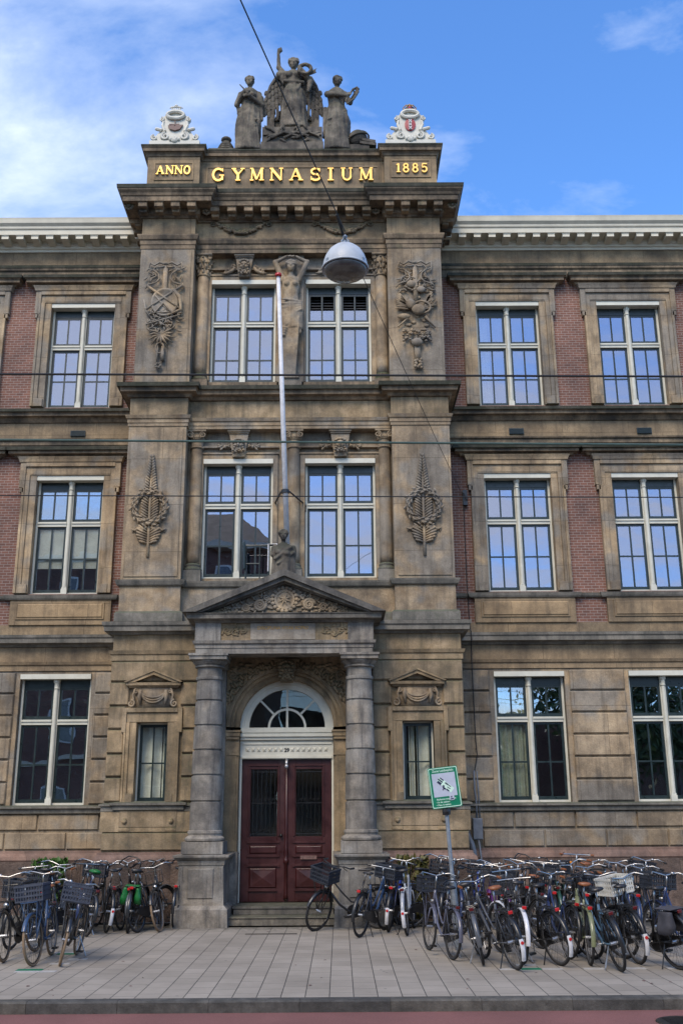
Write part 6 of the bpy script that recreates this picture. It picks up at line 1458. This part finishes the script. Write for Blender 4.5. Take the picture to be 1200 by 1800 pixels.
    MB().tube([(RX+.13*cos(t_)*1.0+.0,.035,HZ+.0+.13*sin(t_)) for t_ in [math.radians(d) for d in range(30,330,20)]],.007,4).build('ring_lock',M['black'],T,M=Matrix.Translation((.22,0,.22)))
    if kick: 
        q=MB(); sg=-flip; q.tube([(RX+.18,sg*.03,.30),(RX+.14,sg*.17,.02),(RX+.11,sg*.20,.012)],.009,5); q.build('kickstand',M['alu'] if rnd.random()<.4 else M['black'],T)
    if front=='crate':
        q=MB(); crate(q,.50,0,.865,.30,.40,.22); CR=FB(q,'crate',crates[frontmat])
        q=MB()
        for s in (-1,1): q.tube([(.64,s*.12,.855),(.60,s*.075,.6),(FX,s*.06,HZ+.02)],.009,5); q.tube([(.40,s*.12,.855),(FX,s*.06,HZ+.02)],.008,5); q.tube([(.36,s*.12,.855),(.66,s*.12,.855)],.010,5)
        q.tube([(.66,-.12,.855),(.66,.12,.855)],.010,5); FB(q,'front_carrier',fm)
    elif front=='rack':
        q=MB()
        for s in (-1,1): q.tube([(.64,s*.12,.79),(FX,s*.06,HZ+.02)],.008,5)
        for s in (-.15,-.05,.05,.15): q.tube([(.38,s,.79),(.66,s,.79)],.008,5)
        q.tube([(.38,-.15,.79),(.38,-.15,1.0),(.38,.15,1.0),(.38,.15,.79)],.008,5); q.tube([(.66,-.15,.79),(.66,.15,.79)],.008,5); q.tube([(.38,-.15,.79),(.38,.15,.79)],.008,5)
        FB(q,'front_carrier',M['black'])
    if rear=='crate':
        q=MB(); crate(q,RX+.02,0,.75,.42,.34,.25); q.build('crate',crates[frontmat],T)
    elif rear=='seat':
        q=MB(); q.box(RX-.15,RX+.12,-.13,.13,.76,.80); q.box(RX-.17,RX-.13,-.14,.14,.8,1.25); q.box(RX-.15,RX+.05,-.16,-.13,.8,1.0); q.box(RX-.15,RX+.05,.13,.16,.8,1.0); q.build('child_seat',M['plastic'],T,bevel=.02)
    if pan:
        for s in (-1,1):
            q=MB(); q.add([(RX-.12,s*.06,.46),(RX+.12,s*.06,.46),(RX+.12,s*.17,.44),(RX-.12,s*.17,.44),(RX-.16,s*.05,.74),(RX+.16,s*.05,.74),(RX+.16,s*.13,.73),(RX-.16,s*.13,.73)],[(0,3,2,1),(4,5,6,7),(0,1,5,4),(1,2,6,5),(2,3,7,6),(3,0,4,7)]); o=q.build('pannier',bags[pan],T,remesh=.03,noise_amp=.05,noise_s=5)
            o.data.materials[0]=bags[pan] if o.data.materials else None
        q=MB(); q.box(RX-.15,RX+.15,-.12,.12,.742,.76); q.build('pannier_flap',bags[pan],T,bevel=.008)
    if extra=='orange': MB().leaf((0,0,0),0,.1,.05,.03).build('cloth',orange,T,M=Matrix.Translation((.2,.1,1.0)))
    if extra=='saddlecover': 
        MB().ell(sc+Vector((-.03,0,.03)),(.16,.10,.045),None,12,8).build('saddle_cover',bags['green'],S0,smooth=True)
    return T

BK=[
 # left cluster
 dict(x=-3.62,y=-5.22,ang=84,near='front',tyre='tan',color='black',front='rack',label='black bicycle with a front rack at the left picture edge',lean=4,steer=8),
 dict(x=-3.09,y=-5.60,ang=93,near='front',color='blue',tyre='tan',front='crate',frontmat='blue',label='blue bicycle with a grey-blue crate over its cream front tyre',steer=-9,lean=4,seat='brown',flip=1,bar='straight',scale=.96),
 dict(x=-2.76,y=-5.56,ang=92,near='front',tyre='tan',color='black',front='crate',frontmat='blue',label='black bicycle with a grey crate, its tan front tyre nearest the open pavement',steer=13,lean=4,flip=-1,scale=.96,bar='swept'),
 dict(x=-4.10,y=-2.3,ang=88,near='rear',color='black',seat='black',rear='crate',frontmat='black',label='tall black bicycle with chrome bars against the leafy shrub',lean=4,scale=1.04),
 dict(x=-3.72,y=-2.6,ang=83,near='rear',color='grey',seat='brown',label='grey bicycle with brown saddle standing behind the blue crate bicycle',lean=5,flip=-1),
 dict(x=-3.42,y=-1.9,ang=95,near='rear',color='navy',label='navy bicycle with a black crate behind the grey-crate bicycle',front='crate',frontmat='black',lean=5),
 dict(x=-3.20,y=-2.28,ang=118,near='rear',color='black',label='black bicycle with a bright green saddle cover',extra='saddlecover',lean=6,bar='straight'),
 dict(x=-2.98,y=-1.78,ang=112,near='rear',color='black',mud='black',flap=True,label='black bicycle with a white mudguard tail left of the green panniers',lean=7),
 dict(x=-2.60,y=-1.80,ang=95,near='rear',color='black',pan='green',bar='omafiets',barmat='black',label='tall black bicycle with bright green panniers',scale=1.02,lean=4),
 dict(x=-2.42,y=-1.78,ang=74,near='rear',color='grey',bar='swept',label='dark grey bicycle just right of the green panniers',lean=6,flip=-1),
 dict(x=-2.05,y=-1.66,ang=100,near='front',tyre='tan',color='black',front='rack',label='black bicycle with a rusty front tyre nearest the left pedestal',steer=-16,lean=6,kick=False),
 dict(x=-1.93,y=-1.05,ang=92,near='rear',color='black',rear=None,front='rack',label='black bicycle squeezed between the rusty-tyred one and the left pedestal',lean=4,scale=.98),
 # middle
 dict(x=.64,y=-1.66,ang=12,near='front',color='black',front='crate',frontmat='black',label='black bicycle leaning across the steps with a small front box',steer=40,lean=8,flip=-1,bar='swept',barmat='black',kick=False),
 dict(x=1.37,y=-2.66,ang=66,near='rear',color='blue',front='crate',frontmat='black',mud='black',label='blue bicycle with a big black front crate before the right pedestal',bar='straight',lean=5),
 dict(x=1.87,y=-1.93,ang=78,near='rear',color='brightblue',mud='black',flap=True,front='rack',label='bright blue bicycle with a white and green mudguard tail',bar='straight',lean=6),
 dict(x=2.16,y=-2.45,ang=80,near='rear',color='silver',flap=True,label='silver bicycle between the bright blue one and the weed',lean=4,flip=-1),
 dict(x=2.28,y=-1.35,ang=22,near='rear',color='grey',mud='black',label='grey bicycle standing sideways to the wall behind the silver one',lean=3,kick=False),
 # around the sign
 dict(x=2.60,y=-5.28,ang=103,near='rear',color='lilac',front='crate',frontmat='black',label='lilac-grey bicycle with black crate left of the sign post',lean=4,scale=.95,tyre='rubber'),
 dict(x=2.96,y=-5.78,ang=86,near='rear',color='grey',label='dark grey bicycle right of the sign post, black saddle towards the street',barmat='black',lean=9,flip=-1,bar='swept'),
 dict(x=3.33,y=-6.22,ang=104,near='rear',color='grey',seat='brown',mud='black',flap=True,front='rack',label='grey bicycle with orange-brown saddle and narrow white mudguard',lean=7,flip=-1),
 dict(x=3.49,y=-5.74,ang=94,near='rear',color='black',mud='white',label='black bicycle with a broad white rear mudguard',lean=3,bar='straight'),
 dict(x=3.97,y=-5.88,ang=110,near='rear',color='black',mud='black',flap=True,front='rack',label='black bicycle with white tail guard right of the green pavement tile',lean=8,flip=-1,bar='straight'),
 dict(x=4.22,y=-5.28,ang=99,near='rear',color='navy',label='navy bicycle half hidden left of the olive one',lean=4,mud='black'),
 dict(x=4.37,y=-5.86,ang=86,near='rear',color='olive',style='wave',seat='brown',label='olive green bicycle with brown saddle',lean=3,tyre='rubber',barmat='black'),
 dict(x=4.63,y=-6.42,ang=93,near='rear',color='light blue',mud='black',label='light blue bicycle nearest the kerb, dark mudguard',lean=8,flip=-1,barmat='black'),
 dict(x=5.04,y=-5.80,ang=99,near='rear',color='black',flap=True,label='black bicycle with white tail guard left of the white crate',lean=8,flip=-1,mud='black'),
 dict(x=5.42,y=-6.30,ang=112,near='rear',color='black',pan='grey',style='wave',front='crate',frontmat='white',label='black electric bicycle with a white front crate and grey pannier',lean=5,flip=-1),
 dict(x=5.85,y=-5.7,ang=100,near='rear',color='navy',front='crate',frontmat='black',label='navy bicycle at the right picture edge behind the grey pannier',lean=4),
 # back row on the right
 dict(x=3.05,y=-1.9,ang=92,near='rear',color='navy',label='navy bicycle behind the sign post, silver bars raised high',bar='omafiets',scale=1.02,lean=4),
 dict(x=3.42,y=-1.7,ang=84,near='rear',color='brightblue',front='crate',frontmat='black',label='deep blue bicycle with black crate in the back row below the drainpipe',lean=5,bar='straight'),
 dict(x=3.78,y=-2.3,ang=97,near='rear',color='purple',label='purple bicycle in the back row',lean=4,rear='crate'),
 dict(x=4.15,y=-2.0,ang=85,near='rear',color='black',label='black bicycle in the back row just right of the purple one',lean=6,bar='straight'),
 dict(x=4.52,y=-1.7,ang=92,near='rear',color='black',rear='crate',frontmat='black',barmat='black',bar='omafiets',label='black bicycle with black handlebar and crate in the middle of the back row',lean=4),
 dict(x=4.85,y=-2.2,ang=80,near='rear',color='green',label='dark green bicycle in the back row behind the olive one',front='crate',frontmat='black',lean=6,flip=-1,bar='straight'),
 dict(x=5.25,y=-1.9,ang=90,near='rear',color='black',seat='brown',extra='orange',label='black bicycle with an orange cloth in the back row',lean=5,bar='straight',scale=1.05),
 dict(x=5.62,y=-2.1,ang=96,near='rear',color='light blue',label='pale blue bicycle in the back row behind the white crate',lean=4,scale=1.04),
 dict(x=5.98,y=-1.8,ang=86,near='rear',color='grey',label='grey bicycle in the back row second from the right edge',lean=5),
 dict(x=6.4,y=-2.3,ang=92,near='rear',color='black',front='crate',frontmat='black',label='black bicycle in the back row at the right picture edge',lean=5),

 dict(x=-4.35,y=-1.7,ang=94,near='rear',color='black',label='black bicycle at the far left in front of the shrub',lean=6,flip=-1,bar='straight'),
 dict(x=-3.95,y=-3.9,ang=82,near='rear',color='black',rear='crate',frontmat='black',label='black bicycle with a rear crate behind the leftmost front-rack bicycle',lean=5),
 dict(x=-2.80,y=-1.35,ang=86,near='rear',color='black',label='black bicycle pressed against the wall behind the green panniers',lean=7,flip=-1,bar='omafiets',kick=False),
 dict(x=2.75,y=-1.5,ang=88,near='rear',color='black',front='crate',frontmat='black',label='black bicycle with a black crate by the weed, left of the sign post',lean=5),
 dict(x=3.25,y=-3.4,ang=98,near='rear',color='black',label='black bicycle in the middle row just right of the sign post',lean=7,barmat='black'),
 dict(x=3.62,y=-3.8,ang=82,near='rear',color='black',rear='crate',frontmat='black',label='black bicycle with rear crate in the middle row below the drainpipe',lean=5,flip=-1),
 dict(x=4.05,y=-3.5,ang=104,near='rear',color='grey',seat='brown',label='grey bicycle with brown grips in the middle row',lean=8,bar='omafiets'),
 dict(x=4.40,y=-3.3,ang=88,near='rear',color='black',label='black bicycle in the middle row behind the navy one',lean=4,front='crate',frontmat='black',bar='straight'),
 dict(x=4.82,y=-3.7,ang=76,near='rear',color='black',label='black bicycle in the middle row, handlebar turned sideways',steer=35,lean=7),
 dict(x=5.18,y=-3.4,ang=100,near='rear',color='black',seat='brown',rear='crate',frontmat='black',label='black bicycle with brown saddle in the middle row behind the white crate',lean=6,flip=-1),
 dict(x=5.55,y=-3.9,ang=84,near='rear',color='navy',label='navy bicycle in the middle row left of the right edge',lean=5,bar='omafiets'),
 dict(x=6.0,y=-3.6,ang=94,near='rear',color='black',front='rack',label='black bicycle with empty front rack in the middle row at the right edge',lean=5),
]
for b in BK: bike(**b)
# low racks the bicycles stand in
def rack(x0,x1,y,label):
    q=MB(); q.tube([(x0,y,.06),(x1,y,.06)],.02,6); q.tube([(x0,y+.5,.35),(x1,y+.5,.35)],.018,6); x=x0
    while x<x1: q.tube([(x,y,.06),(x,y+.15,.42),(x,y+.5,.35)],.009,5); q.tube([(x+.07,y,.06),(x+.07,y+.15,.42),(x+.07,y+.5,.35)],.009,5); x+=.38
    tag(q.build('bicycle_rack',M['black']),label,'bicycle rack','bicycle racks along the wall')
rack(-4.6,-2.0,-.9,'low metal rack under the bicycles along the wall left of the steps')
rack(2.1,6.6,-1.1,'low metal rack under the bicycles along the wall right of the steps')

m_=stone('cellar_grate_iron',(.03,.03,.03,1),(.07,.06,.05,1),scale=6)
q=MB()
for k in range(9): q.box(-.62+k*.01,-.60+.62,-2.12-.012*k,-2.115-.012*k,0,.006) if False else q.box(-.55,.32,-2.16+k*.012,-2.153+k*.012,0,.006)
tag(q.build('drain_grate',m_),'narrow iron drain slot in the paving in front of the entrance steps','drain')
lt=MB(); r_=random.Random(4)
for k in range(46):
    x,y=r_.uniform(-4.5,6),r_.uniform(-7.9,-1.4); a=r_.random()*6.28; L=.015+.03*r_.random()
    lt.add([(x+L*cos(a),y+L*sin(a),.004),(x-L*.5*sin(a),y+L*.5*cos(a),.010),(x-L*cos(a),y-L*sin(a),.004),(x+L*.5*sin(a),y-L*.5*cos(a),.007)],[(0,1,2,3)])
lo=lt.build('fallen_leaves',M['shipbrown']); lo['label']='scattered small dry leaves and litter on the paving'; lo['category']='leaves'; lo['kind']='stuff'

# ------------------------------------------------------------------ across the street (seen in the window panes)
O = thing('opposite_building','brick row house across the street, seen only in the reflections of the left windows','building',(0,-30,0))
q=MB(); q.box(-24,-2.6,-42+30,0,0,15.6); q.build('wall',M['brick'],O)
q=MB(); q.add([(-24.4,.4,15.6),(-2.3,.4,15.6),(-2.3,-12.4,15.6),(-24.4,-12.4,15.6),(-22,-6,19),(-5,-6,19)],[(0,1,5,4),(2,3,4,5),(1,2,5),(3,0,4),(0,3,2,1)]); q.build('roof',M['bluedark'],O)
q=MB(); q.box(-24.5,-2.2,0,.5,15.2,15.6); q.box(-24,-2.6,0,.15,4.4,4.7); q.build('cornice',M['corwhite'],O)
wn=None
for zz in (1.2,5.6,9.0,12.3):
    for i in range(7):
        xx=-22.3+i*2.9
        if wn is None:
            wn=MB().box(-.6,.6,0,.06,0,2.1).build('window',M['curtain'],O); wn.location=(xx,.0,zz); pn=MB().box(-.5,.5,.06,.07,.1,2.0).build('pane',M['lens'],wn)
        else:
            w2=copyobj(wn,O,(xx,0,zz)); copyobj(pn,w2)
O2 = thing('opposite_low_building','low brick building across the street, seen only in reflections right of the door','building',(11,-36,0))
MB().box(-13,16,-8,0,0,7.1).build('wall',M['brick'],O2); MB().box(-13.2,16.2,-8.2,.2,7.1,7.4).build('roof',M['bluedark'],O2)
def tree(x,y,h,r,seed,label):
    rnd=random.Random(seed); T=thing('street_tree',label,'tree',(x,y,0),group='trees across the street'); t=MB(); t.tube([(0,0,0),(.1,0,h*.3),(0,.1,h*.55),(.1,0,h*.9)],[.22,.17,.12,.03],8)
    tips=[]
    for k in range(16):
        a=rnd.random()*6.28; z0=h*(.35+.45*rnd.random()); e=Vector((r*.8*cos(a)*rnd.random()**.4,r*.8*sin(a)*rnd.random()**.4,z0+h*.18)); t.tube([(0,0,z0*.8),e*.5+Vector((0,0,z0*.45)),e],[.07,.04,.015],5); tips.append(e)
    t.build('trunk',M['shipbrown'],T)
    q=MB()
    for k in range(5200):
        e=rnd.choice(tips); d=Vector((rnd.gauss(0,1),rnd.gauss(0,1),rnd.gauss(0,.8)))*r*.23; c=e+d; L=.10+.08*rnd.random(); R2=Euler((rnd.random()*3,rnd.random()*3,rnd.random()*6)).to_matrix()
        q.add([R2@Vector(p)+c for p in ((-L,0,0),(0,-L*.6,.02),(L,0,0),(0,L*.6,.02))],[(0,1,2,3)])
    m,nd,lk,b=newmat('tree_leaves'); g=nd.new('ShaderNodeNewGeometry'); lk.new(ramp(nd,lk,g.outputs['Random Per Island'],[(0,(.02,.045,.01,1)),(1,(.07,.12,.03,1))]),b.inputs['Base Color'])
    q.build('crown',m,T)
tree(6.5,-29.5,6.2,2.8,1,'smaller street tree across the road, reflected in the right ground-floor window')
tree(14.5,-27.5,9.5,4.0,2,'large street tree across the road, reflected in the far right ground-floor window')
tree(18.5,-30,9.0,4.0,3,'street tree beyond the large one across the road')

# ------------------------------------------------------------------ light
def world():
    w=bpy.data.worlds.new('World'); bpy.context.scene.world=w; w.use_nodes=True; nd,lk=w.node_tree.nodes,w.node_tree.links
    bg=nd['Background']; sky=nd.new('ShaderNodeTexSky'); sky.sky_type='NISHITA'; sky.sun_disc=False; sky.sun_elevation=math.radians(48); sky.sun_rotation=math.radians(SUNROT)
    sky.ozone_density=3.0; sky.air_density=1.0; sky.dust_density=.6
    tc=nd.new('ShaderNodeTexCoord'); sp=nd.new('ShaderNodeSeparateXYZ'); lk.new(tc.outputs['Generated'],sp.inputs[0])
    # clouds live on a plane above: project the direction
    mz=N(nd,'ShaderNodeMath',operation='ADD'); lk.new(sp.outputs[2],mz.inputs[0]); mz.inputs[1].default_value=.22
    dx=N(nd,'ShaderNodeMath',operation='DIVIDE'); lk.new(sp.outputs[0],dx.inputs[0]); lk.new(mz.outputs[0],dx.inputs[1])
    dy=N(nd,'ShaderNodeMath',operation='DIVIDE'); lk.new(sp.outputs[1],dy.inputs[0]); lk.new(mz.outputs[0],dy.inputs[1])
    cb=nd.new('ShaderNodeCombineXYZ'); lk.new(dx.outputs[0],cb.inputs[0]); lk.new(dy.outputs[0],cb.inputs[1])
    mp=nd.new('ShaderNodeMapping'); lk.new(cb.outputs[0],mp.inputs[0]); mp.inputs['Location'].default_value=CLOUDLOC; mp.inputs['Rotation'].default_value=(0,0,.7); mp.inputs['Scale'].default_value=(1.0,1.7,1)
    n=N(nd,'ShaderNodeTexNoise',Scale=2.4,Detail=12.0,Roughness=.6,Distortion=.35); lk.new(mp.outputs[0],n.inputs[0])
    # more cloud to the left (west) of the view, less to the right; veil behind the viewer
    y1=N(nd,'ShaderNodeMath',operation='MULTIPLY_ADD'); lk.new(sp.outputs[1],y1.inputs[0]); y1.inputs[1].default_value=.5; y1.inputs[2].default_value=.5
    xy=N(nd,'ShaderNodeMath',operation='MULTIPLY'); lk.new(sp.outputs[0],xy.inputs[0]); lk.new(y1.outputs[0],xy.inputs[1])
    ax=N(nd,'ShaderNodeMath',operation='MULTIPLY_ADD'); lk.new(xy.outputs[0],ax.inputs[0]); ax.inputs[1].default_value=-.85; nc=N(nd,'ShaderNodeMath',operation='MULTIPLY_ADD'); lk.new(n.outputs[0],nc.inputs[0]); nc.inputs[1].default_value=1.9; nc.inputs[2].default_value=-.45; lk.new(nc.outputs[0],ax.inputs[2])
    ay=N(nd,'ShaderNodeMath',operation='MULTIPLY_ADD'); lk.new(sp.outputs[1],ay.inputs[0]); ay.inputs[1].default_value=-.26; lk.new(ax.outputs[0],ay.inputs[2])
    f=ramp(nd,lk,ay.outputs[0],[(.30,K1),(.62,(.36,.36,.36,1)),(.95,(.85,.85,.85,1))])
    blue=mixc(nd,lk,1.0,sky.outputs[0],(.95,1.46,2.0,1),'MULTIPLY')
    col=mixc(nd,lk,f,blue,CLOUDCOL)
    lk.new(col,bg.inputs[0]); bg.inputs[1].default_value=SKYSTR
SUNROT=200; CLOUDLOC=(5.1,3.7,0); CLOUDCOL=(6.6,7.3,8.4,1); SKYSTR=.12
world()
sd=bpy.data.lights.new('sun','SUN'); sd.energy=2.3; sd.angle=math.radians(28); sd.color=(1,.84,.66); so=bpy.data.objects.new('sun',sd); C.objects.link(so)
el,az=math.radians(48),math.radians(SUNROT)   # azimuth clockwise from +y
d=Vector((cos(el)*sin(az),cos(el)*cos(az),sin(el))); so.rotation_euler=d.to_track_quat('Z','Y').to_euler()
sc=bpy.context.scene
sc.view_settings.view_transform='Standard'; sc.view_settings.look='None'; sc.view_settings.exposure=.50; sc.view_settings.gamma=1
sc.cycles.max_bounces=6; sc.cycles.transparent_max_bounces=8; sc.cycles.use_denoising=True
